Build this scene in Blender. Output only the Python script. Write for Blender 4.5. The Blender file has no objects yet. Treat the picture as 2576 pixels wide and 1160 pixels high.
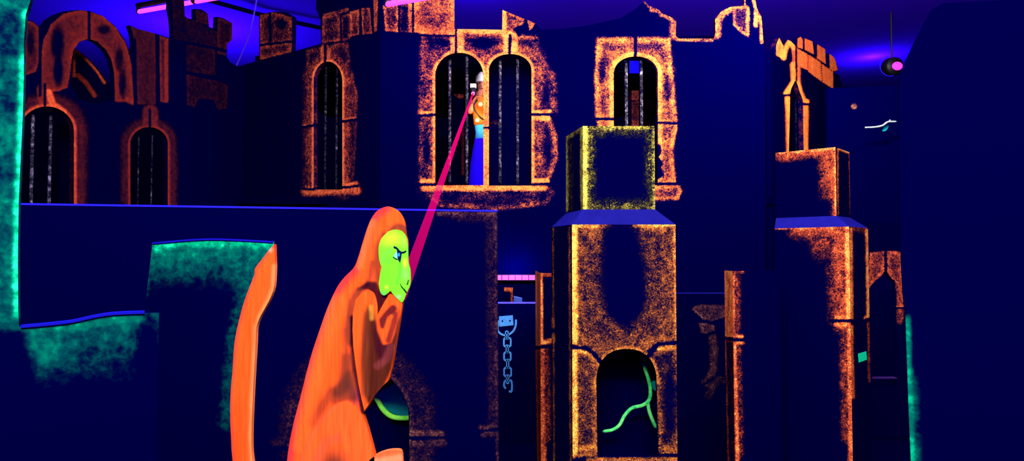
import bpy, math, random
import numpy as np
from mathutils import Vector
from mathutils.geometry import delaunay_2d_cdt

random.seed(4)
rng = np.random.default_rng(4)
sc = bpy.context.scene
col = sc.collection

# ------------------------------------------------------------------ camera
W, H, F = 2576.0, 1160.0, 1900.0
CX, CY = W / 2, H / 2
HORIZON = 650.0
TH = math.atan((HORIZON - CY) / F)
EYE = Vector((0.0, 0.0, 1.5))
cd = bpy.data.cameras.new('camera')
cam = bpy.data.objects.new('camera', cd)
col.objects.link(cam)
cam.location = EYE
cam.rotation_euler = (math.pi / 2 + TH, 0, 0)
cd.sensor_fit = 'HORIZONTAL'
cd.sensor_width = 36.0
cd.lens = 36.0 * F / W
cd.clip_start = 0.05
sc.camera = cam
ct, st = math.cos(TH), math.sin(TH)


def ray(px, py):
    a, b = (px - CX) / F, -(py - CY) / F
    return Vector((a, ct - b * st, st + b * ct))


def at(px, py, d):                       # the point seen at a pixel, d metres ahead
    r = ray(px, py)
    return EYE + r * (d / r.y)


def proj(p):
    v = Vector(p) - EYE
    f = v.y * ct + v.z * st
    u = -v.y * st + v.z * ct
    return (CX + F * v.x / f, CY - F * u / f)


class Plane:
    def __init__(s, o, n):
        s.o, s.n = Vector(o), Vector(n).normalized()
        if s.n.dot(EYE - s.o) < 0:
            s.n = -s.n

    def hit(s, px, py):
        r = ray(px, py)
        return EYE + r * ((s.o - EYE).dot(s.n) / r.dot(s.n))

    def hits(s, P):
        a = (P[:, 0] - CX) / F
        b = -(P[:, 1] - CY) / F
        R = np.stack([a, ct - b * st, st + b * ct], 1)
        n = np.array(s.n)
        t = float((s.o - EYE).dot(s.n)) / (R @ n)
        return np.array(EYE)[None, :] + R * t[:, None]


def vplane(px1, d1, px2, d2):            # upright plane through two plan points
    a, b = at(px1, HORIZON, d1), at(px2, HORIZON, d2)
    t = b - a
    return Plane(a, (-t.y, t.x, 0))


def vplane_xy(a, b):
    return Plane((a[0], a[1], 0), (-(b[1] - a[1]), b[0] - a[0], 0))


def plane3(a, b, c):
    a, b, c = Vector(a), Vector(b), Vector(c)
    return Plane(a, (b - a).cross(c - a))


# ------------------------------------------------------------------ 2-D helpers
def seg_dist(P, pts, closed=False):
    pts = [np.array(p, float) for p in pts]
    if closed:
        pts = pts + [pts[0]]
    d = np.full(len(P), 1e9)
    for a, b in zip(pts[:-1], pts[1:]):
        ab = b - a
        L2 = max(ab @ ab, 1e-9)
        t = np.clip(((P - a) @ ab) / L2, 0, 1)
        q = P - (a + t[:, None] * ab)
        d = np.minimum(d, np.hypot(q[:, 0], q[:, 1]))
    return d


def inside(P, poly):
    x, y = P[:, 0], P[:, 1]
    r = np.zeros(len(P), bool)
    n = len(poly)
    for i in range(n):
        x1, y1 = poly[i]
        x2, y2 = poly[(i + 1) % n]
        if y1 == y2:
            continue
        c = ((y1 > y) != (y2 > y)) & (x < (x2 - x1) * (y - y1) / (y2 - y1) + x1)
        r ^= c
    return r


def sm(x):
    x = np.clip(x, 0, 1)
    return x * x * (3 - 2 * x)


def smooth(pts, n=6, closed=False):      # Catmull-Rom through points
    P = [Vector((*p, 0)) if len(p) == 2 else Vector(p) for p in pts]
    out = []
    m = len(P)
    rngs = range(m) if closed else range(m - 1)
    for i in rngs:
        p1, p2 = P[i], P[(i + 1) % m]
        p0 = P[i - 1] if (closed or i > 0) else p1 * 2 - p2
        p3 = P[(i + 2) % m] if (closed or i + 2 < m) else p2 * 2 - p1
        for k in range(n):
            t = k / n
            out.append(0.5 * ((2 * p1) + (p2 - p0) * t + (2 * p0 - 5 * p1 + 4 * p2 - p3) * t * t
                              + (3 * p1 - p0 - 3 * p2 + p3) * t ** 3))
    if not closed:
        out.append(P[-1])
    if len(pts[0]) == 2:
        return [(v.x, v.y) for v in out]
    return out


def arch(x0, x1, ytop, yspr, ybot, p=2.0, xb0=None, xb1=None, n=16, apex=None):
    xc = apex if apex is not None else (x0 + x1) / 2
    pts = [(xb0 if xb0 is not None else x0, ybot), (x0, yspr)]
    for k in range(1, 2 * n):
        a = math.pi * (1 - k / (2 * n))
        c, s_ = math.cos(a), math.sin(a)
        rx = (xc - x0) if c < 0 else (x1 - xc)
        x = xc + rx * math.copysign(abs(c) ** (2 / p), c)
        y = yspr - (yspr - ytop) * abs(s_) ** (2 / p)
        pts.append((x, y))
    pts += [(x1, yspr), (xb1 if xb1 is not None else x1, ybot)]
    return pts


# paint strokes, all in photograph pixels projected on to the board they are painted on
def L(pts, w, I, soft=6, closed=False):
    return lambda P, a: np.maximum(a, I * sm(1 - (seg_dist(P, pts, closed) - w) / soft))


FS = [1.0]


def E(poly, I, inner, fill=0.0, soft=2.5):
    fill, I = fill * FS[0], I * (0.5 + 0.5 * FS[0])

    def f(P, a):
        ins = inside(P, poly)
        d = seg_dist(P, poly, True)
        v = fill + (I - fill) * sm(1 - d / inner)
        v = np.where(ins, v, v * sm(1 - d / soft))
        return np.maximum(a, v)
    return f


def B(x, y, rx, ry, I):
    return lambda P, a: np.maximum(a, I * sm(1 - np.hypot((P[:, 0] - x) / rx, (P[:, 1] - y) / ry)))


def K(pts, w, soft=2.0, k=1.0):
    return lambda P, a: a * (1 - k * sm(1 - (seg_dist(P, pts) - w) / soft))


def KP(poly, soft=6.0, k=1.0):
    def f(P, a):
        d = seg_dist(P, poly, True)
        return a * (1 - k * np.where(inside(P, poly), 1, sm(1 - d / soft)))
    return f


def KB(x, y, rx, ry, k=1.0):
    return lambda P, a: a * (1 - k * sm(1.6 * (1 - np.hypot((P[:, 0] - x) / rx, (P[:, 1] - y) / ry))))


# ------------------------------------------------------------------ mesh builder
def resample(poly, h):
    out = []
    n = len(poly)
    for i in range(n):
        a, b = np.array(poly[i], float), np.array(poly[(i + 1) % n], float)
        m = max(1, int(math.ceil(np.linalg.norm(b - a) / h)))
        for k in range(m):
            out.append(tuple(a + (b - a) * k / m))
    return out


class MB:
    def __init__(s):
        s.V, s.F, s.A, s.C = [], [], [], []

    def raw(s, verts, faces, amt=0.0, colr=None):
        o = len(s.V)
        s.V += [tuple(v) for v in verts]
        s.F += [tuple(i + o for i in f) for f in faces]
        s.A += list(amt) if hasattr(amt, '__len__') else [amt] * len(verts)
        if colr is None:
            colr = (0, 0, 0)
        s.C += list(colr) if (hasattr(colr, '__len__') and len(colr) == len(verts) and hasattr(colr[0], '__len__')) else [colr] * len(verts)
        return s

    def panel(s, plane, outline, holes=(), h=6.0, strokes=(), thick=0.04, rim=0.0, colf=None, back=True, hb=None, lift=0.0):
        loops = [resample(outline, hb or h)] + [resample(q, hb or h) for q in holes]
        pts, edges = [], []
        for lp in loops:
            o = len(pts)
            pts += lp
            edges += [(o + i, o + (i + 1) % len(lp)) for i in range(len(lp))]
        bp = np.array(pts)
        x0, y0 = bp.min(0)
        x1, y1 = bp.max(0)
        nx, ny = int((x1 - x0) / h), int((y1 - y0) / (h * 0.866))
        if nx * ny > 0:
            gx, gy = np.meshgrid(np.arange(nx + 1), np.arange(ny + 1))
            G = np.stack([x0 + h * (gx + 0.5 * (gy % 2)), y0 + h * 0.866 * gy], -1).reshape(-1, 2).astype(float)
            G += rng.uniform(-0.12, 0.12, G.shape) * h
            ok = inside(G, outline)
            for q in holes:
                ok &= ~inside(G, q)
            G = G[ok]
            if len(G):
                dm = np.full(len(G), 1e9)
                for i in range(0, len(bp), 200):
                    dd = np.hypot(G[:, None, 0] - bp[None, i:i + 200, 0], G[:, None, 1] - bp[None, i:i + 200, 1])
                    dm = np.minimum(dm, dd.min(1))
                G = G[dm > 0.5 * h]
                pts = pts + [tuple(g) for g in G]
        r = delaunay_2d_cdt([Vector(p) for p in pts], edges, [], 0, 1e-4)
        P = np.array([(v.x, v.y) for v in r[0]])
        T = np.array([f for f in r[2] if len(f) == 3])
        c = P[T].mean(1)
        ok = inside(c, outline)
        for q in holes:
            ok &= ~inside(c, q)
        T = T[ok]
        used = np.unique(T)
        rm = np.full(len(P), -1)
        rm[used] = np.arange(len(used))
        P, T = P[used], rm[T]
        a = np.zeros(len(P))
        for f in strokes:
            a = f(P, a)
        a = np.clip(a, 0, 1)
        colr = colf(P) if colf else np.zeros((len(P), 3))
        X = plane.hits(P) + np.array(plane.n) * lift
        # orientation towards viewer
        e1, e2 = X[T[:, 1]] - X[T[:, 0]], X[T[:, 2]] - X[T[:, 0]]
        flip = (np.cross(e1, e2) @ np.array(plane.n)) < 0
        T[flip] = T[flip][:, ::-1]
        s.raw(X, T.tolist(), a, colr)
        if thick > 0:
            cnt = {}
            for t in T.tolist():
                for i in range(3):
                    cnt[(t[i], t[(i + 1) % 3])] = 1
            bd = [e for e in cnt if (e[1], e[0]) not in cnt]
            Y = X - np.array(plane.n) * thick
            bv = sorted({i for e in bd for i in e})
            ix = {v: i for i, v in enumerate(bv)}
            n = len(bv)
            vv = [X[i] for i in bv] + [Y[i] for i in bv]
            ff = [(ix[b], ix[a_], ix[a_] + n, ix[b] + n) for a_, b in bd]
            s.raw(vv, ff, [a[i] * rim for i in bv] * 2, [tuple(colr[i]) for i in bv] * 2)
            if back:
                s.raw(Y, T[:, ::-1].tolist(), 0.0, colr)
        return s

    def quad(s, a, b, c, d, amt=0.0):
        return s.raw([a, b, c, d], [(0, 1, 2, 3)], amt)

    def box(s, x0, x1, y0, y1, z0, z1, amt=0.0):
        v = [(x, y, z) for x in (x0, x1) for y in (y0, y1) for z in (z0, z1)]
        return s.raw(v, [(0, 1, 3, 2), (4, 6, 7, 5), (0, 4, 5, 1), (2, 3, 7, 6), (0, 2, 6, 4), (1, 5, 7, 3)], amt)

    def tube(s, pts, rad, n=10, cap=True, amt=0.0):
        pts = [Vector(p) for p in pts]
        if not hasattr(rad, '__len__'):
            rad = [rad] * len(pts)
        V, Fc = [], []
        up = Vector((0.13, 0.31, 0.94))
        prev = None
        for i, p in enumerate(pts):
            t = (pts[min(i + 1, len(pts) - 1)] - pts[max(i - 1, 0)]).normalized()
            if prev is None:
                u = t.cross(up if abs(t.dot(up)) < 0.9 else Vector((1, 0, 0))).normalized()
            else:
                u = (prev - t * prev.dot(t)).normalized()
            prev = u
            w = t.cross(u)
            for k in range(n):
                a = 2 * math.pi * k / n
                V.append(p + (u * math.cos(a) + w * math.sin(a)) * rad[i])
        for i in range(len(pts) - 1):
            for k in range(n):
                k2 = (k + 1) % n
                Fc.append((i * n + k, i * n + k2, (i + 1) * n + k2, (i + 1) * n + k))
        if cap:
            Fc.append(tuple(range(n))[::-1])
            Fc.append(tuple((len(pts) - 1) * n + k for k in range(n)))
        return s.raw(V, Fc, amt)

    def lathe(s, prof, o, n=20, sx=1, sy=1, amt=0.0):
        V, Fc = [], []
        for r, z in prof:
            for k in range(n):
                a = 2 * math.pi * k / n
                V.append((o[0] + r * sx * math.cos(a), o[1] + r * sy * math.sin(a), o[2] + z))
        m = len(prof)
        for i in range(m - 1):
            for k in range(n):
                k2 = (k + 1) % n
                Fc.append((i * n + k, i * n + k2, (i + 1) * n + k2, (i + 1) * n + k))
        Fc.append(tuple(range(n))[::-1])
        Fc.append(tuple((m - 1) * n + k for k in range(n)))
        return s.raw(V, Fc, amt)

    def ball(s, c, rx, ry=None, rz=None, n=16, m=10):
        ry, rz = ry or rx, rz or rx
        prof = [(math.sin(math.pi * i / m), -math.cos(math.pi * i / m)) for i in range(m + 1)]
        prof[0] = (0.02, -1)
        prof[-1] = (0.02, 1)
        V, Fc = [], []
        for r, z in prof:
            for k in range(n):
                a = 2 * math.pi * k / n
                V.append((c[0] + r * rx * math.cos(a), c[1] + r * ry * math.sin(a), c[2] + rz * z))
        for i in range(m):
            for k in range(n):
                k2 = (k + 1) % n
                Fc.append((i * n + k, i * n + k2, (i + 1) * n + k2, (i + 1) * n + k))
        Fc.append(tuple(range(n))[::-1])
        Fc.append(tuple(m * n + k for k in range(n)))
        return s.raw(V, Fc)

    def build(s, name, mat, parent=None, smooth_=False):
        me = bpy.data.meshes.new(name)
        o = bpy.data.objects.new(name, me)
        col.objects.link(o)
        off = Vector((0, 0, 0))
        if parent is not None:
            p = parent
            while p is not None:
                off += p.location
                p = p.parent
            o.parent = parent
        V = [(v[0] - off.x, v[1] - off.y, v[2] - off.z) for v in s.V]
        me.from_pydata(V, [], s.F)
        at_ = me.attributes.new('paint', 'FLOAT', 'POINT')
        at_.data.foreach_set('value', np.array(s.A, np.float32))
        if any(sum(c) > 0 for c in s.C):
            ac = me.attributes.new('tint', 'FLOAT_COLOR', 'POINT')
            ac.data.foreach_set('color', np.array([(c[0], c[1], c[2], 1) for c in s.C], np.float32).ravel())
        me.materials.append(mat)
        if smooth_:
            me.polygons.foreach_set('use_smooth', [True] * len(me.polygons))
        me.update()
        return o


def thing(name, label, cat, loc=(0, 0, 0), group=None):
    o = bpy.data.objects.new(name, None)
    col.objects.link(o)
    o.location = loc
    o.empty_display_size = 0.1
    tag(o, label, cat, group)
    return o


def tag(o, label, cat, group=None):
    o['label'] = label
    o['category'] = cat
    if group:
        o['group'] = group
    return o


def struct(name, mb, mat):
    o = mb.build(name, mat)
    o['kind'] = 'structure'
    return o


# ------------------------------------------------------------------ materials
def lin(hx):
    hx = hx.lstrip('#')
    r = []
    for i in (0, 2, 4):
        c = int(hx[i:i + 2], 16) / 255
        r.append(c / 12.92 if c <= 0.04045 else ((c + 0.055) / 1.055) ** 2.4)
    return tuple(r)


def newmat(name):
    m = bpy.data.materials.new(name)
    m.use_nodes = True
    nt = m.node_tree
    b = nt.nodes['Principled BSDF']
    b.inputs['Roughness'].default_value = 0.85
    b.inputs['Specular IOR Level'].default_value = 0.0
    return m, nt, b


def node(nt, t, **kw):
    n = nt.nodes.new(t)
    for k, v in kw.items():
        setattr(n, k, v)
    return n


def math_(nt, op, a, b=None, clamp=False):
    n = node(nt, 'ShaderNodeMath', operation=op, use_clamp=clamp)
    for i, v in enumerate((a, b)):
        if v is None:
            continue
        if isinstance(v, (int, float)):
            n.inputs[i].default_value = v
        else:
            nt.links.new(v, n.inputs[i])
    return n.outputs[0]


NAVY = '#00002a'


def paint_mat(name, stops, scale=30.0, amp=0.7, distort=1.2, base=NAVY, detail=3.0, stretch=(1, 1, 1)):
    """Navy board with sponged-on paint: the painted amount per point is broken up by noise."""
    m, nt, b = newmat(name)
    a = node(nt, 'ShaderNodeAttribute', attribute_name='paint').outputs['Fac']
    tc = node(nt, 'ShaderNodeTexCoord')
    mp = node(nt, 'ShaderNodeMapping')
    mp.inputs['Scale'].default_value = stretch
    nt.links.new(tc.outputs['Object'], mp.inputs['Vector'])
    nz = node(nt, 'ShaderNodeTexNoise')
    nz.inputs['Scale'].default_value = scale
    nz.inputs['Detail'].default_value = detail
    nz.inputs['Roughness'].default_value = 0.6
    nz.inputs['Distortion'].default_value = distort
    nt.links.new(mp.outputs[0], nz.inputs['Vector'])
    n2 = node(nt, 'ShaderNodeTexNoise')
    n2.inputs['Scale'].default_value = scale * 0.22
    n2.inputs['Detail'].default_value = 2.0
    nt.links.new(mp.outputs[0], n2.inputs['Vector'])
    nn = math_(nt, 'ADD', math_(nt, 'MULTIPLY', math_(nt, 'SUBTRACT', nz.outputs['Fac'], 0.5), 2.2 * amp),
               math_(nt, 'MULTIPLY', math_(nt, 'SUBTRACT', n2.outputs['Fac'], 0.5), 0.9 * amp))
    gate = math_(nt, 'MULTIPLY', a, 3.5, True)
    v = math_(nt, 'ADD', a, math_(nt, 'MULTIPLY', nn, gate), True)
    cr = node(nt, 'ShaderNodeValToRGB')
    el = cr.color_ramp.elements
    el[0].position = 0.0
    el[0].color = (*lin(base), 1)
    st_ = [(0.14, base)] + stops
    el[1].position = st_[0][0]
    el[1].color = (*lin(st_[0][1]), 1)
    for p, c in st_[1:]:
        e = el.new(p)
        e.color = (*lin(c), 1)
    nt.links.new(v, cr.inputs['Fac'])
    nt.links.new(cr.outputs['Color'], b.inputs['Base Color'])
    return m


def tint_mat(name, stretch=(130, 130, 9), amp=0.6, scale=1.0):
    """Brushed paint in the colours stored per point."""
    m, nt, b = newmat(name)
    a = node(nt, 'ShaderNodeAttribute', attribute_name='tint').outputs['Color']
    tc = node(nt, 'ShaderNodeTexCoord')
    mp = node(nt, 'ShaderNodeMapping')
    mp.inputs['Scale'].default_value = stretch
    mp.inputs['Rotation'].default_value = (0, 0.25, 0)
    nt.links.new(tc.outputs['Object'], mp.inputs['Vector'])
    nz = node(nt, 'ShaderNodeTexNoise')
    nz.inputs['Scale'].default_value = scale
    nz.inputs['Detail'].default_value = 4
    nz.inputs['Distortion'].default_value = 0.5
    nt.links.new(mp.outputs[0], nz.inputs['Vector'])
    f = math_(nt, 'ADD', math_(nt, 'MULTIPLY', math_(nt, 'SUBTRACT', nz.outputs['Fac'], 0.5), 2 * amp), 1.0)
    mx = node(nt, 'ShaderNodeVectorMath', operation='SCALE')
    nt.links.new(a, mx.inputs[0])
    nt.links.new(f, mx.inputs['Scale'])
    nt.links.new(mx.outputs[0], b.inputs['Base Color'])
    return m


def plain(name, hx, rough=0.8, spec=0.0, noise=0.12, scale=20):
    m, nt, b = newmat(name)
    b.inputs['Roughness'].default_value = rough
    b.inputs['Specular IOR Level'].default_value = spec
    c = lin(hx)
    nz = node(nt, 'ShaderNodeTexNoise')
    nz.inputs['Scale'].default_value = scale
    nz.inputs['Detail'].default_value = 3
    tc = node(nt, 'ShaderNodeTexCoord')
    nt.links.new(tc.outputs['Object'], nz.inputs['Vector'])
    mx = node(nt, 'ShaderNodeMix', data_type='RGBA')
    mx.inputs['A'].default_value = (*[x * (1 - noise * 2) for x in c], 1)
    mx.inputs['B'].default_value = (*[min(1, x * (1 + noise * 2)) for x in c], 1)
    nt.links.new(nz.outputs['Fac'], mx.inputs['Factor'])
    nt.links.new(mx.outputs['Result'], b.inputs['Base Color'])
    return m


def glow(name, hx, s):
    m, nt, b = newmat(name)
    b.inputs['Base Color'].default_value = (*lin(hx), 1)
    b.inputs['Emission Color'].default_value = (*lin(hx), 1)
    b.inputs['Emission Strength'].default_value = s
    return m


M = {}
M['navy'] = plain('navy board', NAVY)
M['dark'] = plain('dark board', '#000020')
M['warm'] = paint_mat('sponged orange stone', [(0.26, '#10042c'), (0.42, '#42182c'), (0.62, '#9c4826'), (0.82, '#dc7430'), (1.0, '#f09a3e')], 34, 0.80, 1.6)
M['rose'] = paint_mat('sponged red stone', [(0.28, '#140524'), (0.46, '#4c1a26'), (0.70, '#bc4e2a'), (0.88, '#f8743a'), (1.0, '#ff9048')], 36, 0.6, 1.4)
M['red'] = paint_mat('dim red stone', [(0.24, '#14041c'), (0.42, '#421420'), (0.66, '#84281e'), (0.86, '#c4482a'), (1.0, '#ff7030')], 26, 0.19, 0.4)
M['tower'] = paint_mat('bright orange stone', [(0.3, '#4a1820'), (0.5, '#c8502a'), (0.75, '#ff7434'), (1.0, '#ffb03c')], 26, 0.36)
M['gold'] = paint_mat('sponged gold stone', [(0.26, '#10061e'), (0.42, '#40201e'), (0.62, '#94501f'), (0.82, '#cc7c2a'), (1.0, '#ecd84c')], 80, 0.74, 1.5)
M['moss'] = paint_mat('sponged yellow green stone', [(0.26, '#0c0c18'), (0.46, '#302e16'), (0.68, '#8c842c'), (0.86, '#b8b03c'), (1.0, '#e4dc50')], 80, 0.8, 1.5)
M['ember'] = paint_mat('sponged ember stone', [(0.26, '#14061e'), (0.44, '#5a201e'), (0.66, '#b84a24'), (0.84, '#f07030'), (1.0, '#ffc44c')], 70, 0.74, 1.5)
M['brown'] = paint_mat('dim brown stone', [(0.26, '#0a0420'), (0.46, '#220e24'), (0.74, '#5a342e'), (1.0, '#b88050')], 70, 0.66, 1.2)
M['green'] = paint_mat('sponged teal rock', [(0.26, '#00142c'), (0.46, '#00403c'), (0.68, '#006a4c'), (0.86, '#00b06c'), (1.0, '#20f09a')], 55, 0.42, 0.1, detail=5)
M['bar'] = paint_mat('speckled grey bar', [(0.3, '#10101e'), (0.55, '#34323a'), (0.8, '#807c84'), (1.0, '#d0ccc8')], 30, 0.75, 0.4)
M['ceil'] = plain('blue ceiling', '#3c0cff', noise=0.08, scale=3)
M['cap'] = plain('blue cap with top light', '#18186c')  # overhead light on the sloping caps put into this brighter blue
M['edge'] = plain('blue edge colour', '#2420f0', noise=0.05)  # on the partition, light caught along its top edge put into colour
M['rim'] = plain('dim blue edge colour', '#10108c', noise=0.05)  # light along the rock tops put into a blue strip colour
M['chain'] = plain('pale blue chain paint', '#4a9cbc', noise=0.2, scale=90)
M['vine'] = paint_mat('green vine', [(0.3, '#18b050'), (0.6, '#50e068'), (1.0, '#a8f060')], 60, 0.5, 0.3, base='#18b050')
M['vine_pale'] = paint_mat('pale green vine', [(0.3, '#50d838'), (0.6, '#80f048'), (1.0, '#b8ff60')], 60, 0.4, 0.3, base='#50d838')
M['leaf'] = plain('teal leaf', '#0a8078', noise=0.3, scale=14)
M['pale'] = plain('pale bark', '#8ca090', noise=0.2)
M['fur'] = tint_mat('brushed orange fur')
M['face'] = tint_mat('brushed face paint', (30, 30, 30), 0.12)
M['black'] = plain('black plastic', '#08080c', 0.5, 0.2)
M['tube'] = glow('violet tube glow', '#ff48f0', 1.5)
M['bar_glow'] = glow('violet bar glow', '#ff50e0', 1.4)
M['lens'] = glow('magenta lens glow', '#ff30d0', 1.5)
M['white'] = plain('white cloth', '#ffffff', noise=0.03)
M['skin'] = plain('skin', '#d08868')
M['blue_cloth'] = plain('bright blue cloth', '#2208ff', noise=0.02)
M['cyan_cloth'] = plain('cyan cloth', '#38b8ff', noise=0.05)
M['vest'] = plain('orange vest', '#ff8830')
M['vest_glow'] = glow('vest lamp glow', '#ffb060', 6.0)
M['sticker'] = plain('green sticker', '#10ff90', noise=0.03)

# ------------------------------------------------------------------ room shell
ZC = 5.0
struct('floor', MB().box(-9, 9, -3, 16, -0.1, 0), M['dark'])
struct('ceiling', MB().box(-9, 9, -3, 16, ZC, ZC + 0.1), M['ceil'])
struct('wall_back', MB().box(-9, 9, 15.3, 15.4, 0, ZC), M['dark'])
struct('wall_left', MB().box(-9, -8.9, -3, 15.3, 0, ZC), M['dark'])
struct('wall_right', MB().box(8.9, 9, -3, 15.3, 0, ZC), M['dark'])
struct('wall_rear', MB().box(-9, 9, -3.1, -3, 0, ZC), M['navy'])


def base_of(plane, px, D=None):
    p = plane.hit(px, HORIZON)
    return (p.x, p.y, 0)


def floor_py(plane, px):                 # pixel row where an upright plane meets the floor at a column
    p = plane.hit(px, HORIZON)
    p0 = Vector((p.x, p.y, 0))
    return proj(p0)


def down(plane, x0, x1):                 # bottom corners (right then left) on the floor
    out = []
    for px in (x1, x0):
        out.append(floor_py(plane, px))
    return out


def bars(root, plane, cols, ytop, ybot, r, inset, amt=0.55):
    for i, x in enumerate(cols):
        yt = ytop[i] if hasattr(ytop, '__len__') else ytop
        pl = Plane(plane.o - plane.n * inset, plane.n)
        a, b = pl.hit(x, yt), pl.hit(x, ybot)
        b = Vector((a.x, a.y, b.z))
        n = 24
        mb = MB()
        mb.tube([a + (b - a) * (k / n) for k in range(n + 1)], r, 10, amt=amt)
        o = mb.build('window_bar', M['bar'], root, True)


# ------------------------------------------------------------------ F3: the castle front
P3 = vplane(955, 8.2, 1925, 8.45)
r3 = thing('castle_facade', 'tall castle front with a barred double window and a barred single window', 'castle wall', base_of(P3, 1440))
wa = arch(1095, 1216, 133, 192, 466, 2.1)
wb = arch(1230, 1337, 136, 178, 467, 2.1)
wc = arch(1544, 1655, 142, 186, 466, 2.1)
out3 = [(955, 85), (955, -22), (1143, -22), (1143, 73), (1218, 74), (1263, 75), (1264, 25), (1300, 40), (1346, 58), (1362, 74),
        (1420, 72), (1480, 64), (1560, 46), (1600, 22), (1620, 2), (1632, 14), (1658, 25), (1664, 33), (1690, 44), (1701, 54), (1700, 91),
        (1708, 97), (1796, 97), (1800, 82), (1799, 48), (1815, 28), (1836, 18), (1846, 16), (1872, 14), (1874, -22), (1896, -22), (1904, 20),
        (1916, 44), (1920, 100), (1925, 130)]
out3 += down(P3, 955, 1925)
FS[0] = 0.44


def EB(poly, I, inner, fill=0.0, soft=2.5):   # brighter sponged stones
    keep, FS[0] = FS[0], 0.72
    f = E(poly, I, inner, fill, soft)
    FS[0] = keep
    return f


s3 = [
    # double window
    L(wa, 4, 0.88, 10), L(wa, 8, 0.46, 60), L(wb, 4, 0.88, 10), L(wb, 8, 0.46, 60),
    L([(1150, 92), (1150, 130)], 13, 0.85, 12), L([(1284, 96), (1284, 132)], 14, 0.95, 12),
    E([(1066, 84), (1346, 96), (1346, 128), (1390, 190), (1396, 282), (1340, 286), (1338, 180), (1290, 134), (1240, 150), (1160, 130), (1100, 170), (1094, 290), (1058, 288)], 0.56, 22, 0.33, 22),
    E([(1338, 292), (1382, 296), (1398, 340), (1400, 400), (1378, 456), (1338, 460)], 0.7, 18, 0.42, 10),
    E([(1062, 292), (1094, 292), (1094, 460), (1060, 456), (1056, 380)], 0.6, 22, 0.32, 12),
    L([(1060, 284), (1094, 286)], 3, 0.95, 8), L([(1064, 456), (1094, 457)], 4, 0.95, 8),
    L([(1340, 283), (1382, 281)], 3, 0.9, 7), L([(1340, 296), (1378, 298)], 5, 0.9, 7), L([(1340, 456), (1376, 455)], 4, 0.95, 8),
    L([(1223, 200), (1223, 466)], 4, 0.70, 6),
    KB(1215, 108, 42, 20, 0.85), KB(1120, 110, 26, 14, 0.5), KB(1372, 240, 14, 30, 0.5), KB(1374, 380, 14, 36, 0.4), KB(1074, 380, 12, 50, 0.7),
    # sill
    E([(1062, 468), (1375, 468), (1392, 484), (1372, 512), (1250, 526), (1110, 516), (1076, 492)], 0.6, 14, 0.46, 12),
    L([(1066, 473), (1370, 473)], 4, 0.92, 9),
    # single window
    L(wc, 6, 0.88, 18), L(wc, 14, 0.56, 46),
    EB([(1505, 99), (1682, 99), (1690, 200), (1700, 306), (1656, 308), (1655, 180), (1600, 140), (1544, 180), (1544, 296), (1503, 296), (1500, 200)], 0.86, 20, 0.5, 12),
    EB([(1657, 312), (1702, 312), (1690, 380), (1698, 456), (1656, 460)], 0.84, 20, 0.56, 8),
    EB([(1503, 302), (1544, 302), (1544, 330), (1506, 330)], 0.85, 16, 0.6, 6),
    EB([(1500, 467), (1708, 467), (1714, 480), (1704, 500), (1500, 502)], 0.85, 14, 0.5, 8),
    KB(1514, 180, 14, 40, 0.55), KB(1680, 215, 16, 50, 0.5),
    # stones on the parapet
    EB([(964, 14), (1003, 10), (1003, 80), (970, 78)], 0.86, 12, 0.5), E([(1006, 14), (1026, 12), (1026, 80), (1006, 80)], 0.5, 5, 0.36),
    EB([(1028, 8), (1038, 6), (1038, 81), (1028, 80)], 0.9, 8, 0.8), EB([(1040, -22), (1143, -22), (1143, 88), (1080, 86), (1042, 81)], 0.86, 30, 0.66),
    L([(1146, 77), (1262, 79)], 4, 0.9, 9),
    L([(1267, 30), (1267, 88)], 5, 0.9, 8), EB([(1264, 26), (1318, 48), (1315, 60), (1296, 66), (1284, 88), (1266, 90)], 0.7, 10, 0.48, 4),
    EB([(1328, 51), (1346, 60), (1333, 76)], 0.85, 8, 0.7), L([(1286, 93), (1340, 95)], 2, 0.7, 6),
    # ragged ruin outline to the right
    L([(1622, 4), (1632, 14), (1650, 22)], 2, 0.5, 6), L([(1637, 26), (1657, 28), (1661, 38)], 2, 0.6, 5),
    L([(1666, 36), (1690, 47)], 3, 0.62, 8), L([(1697, 52), (1696, 88)], 6, 0.58, 12), L([(1702, 98), (1720, 99), (1790, 101)], 3, 0.62, 5),
    L([(1802, 88), (1804, 50), (1818, 32), (1832, 22)], 6, 0.70, 12),
    EB([(1845, 18), (1880, 15), (1885, 30), (1882, 92), (1862, 80), (1846, 62)], 0.72, 10, 0.36, 4), L([(1881, 20), (1881, 86)], 2, 0.7, 6),
    L([(1894, -10), (1903, 24), (1901, 64)], 4, 0.8, 4), L([(1909, 36), (1916, 62), (1916, 106)], 3, 0.72, 5), L([(1871, 0), (1872, 10)], 3, 0.75, 3),
    # cracks
    K([(1147, 70), (1147, 134)], 1.6), K([(1283, 88), (1282, 136)], 2.4), K([(1599, 96), (1598, 144)], 2.4),
    K([(1055, 290), (1096, 289)], 1.8), K([(1338, 289), (1390, 287)], 1.8), K([(1050, 464), (1095, 464)], 2.0), K([(1338, 464), (1390, 463)], 2.0),
    K([(1500, 299), (1545, 299)], 2), K([(1655, 309), (1704, 310)], 1.8), K([(1655, 463), (1712, 463)], 2.4), K([(1004, 0), (1004, 82)], 1.5), K([(1039, 0), (1039, 82)], 1.5),
    K([(955, 88), (1143, 90)], 1.5, 2), K([(1240, 320), (1216, 322)], 1.2),
    KP([(1650, 362), (1661, 368), (1662, 384), (1655, 396), (1666, 412), (1660, 420), (1668, 440), (1650, 452)], 4),
]
MB().panel(P3, out3, [wa, wb, wc], 3.3, s3, 0.06, 0.3).build('front_panel', M['warm'], r3)
bars(r3, P3, [1132, 1175], [150, 142], 464, 0.017, 0.12, 0.43)
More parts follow.
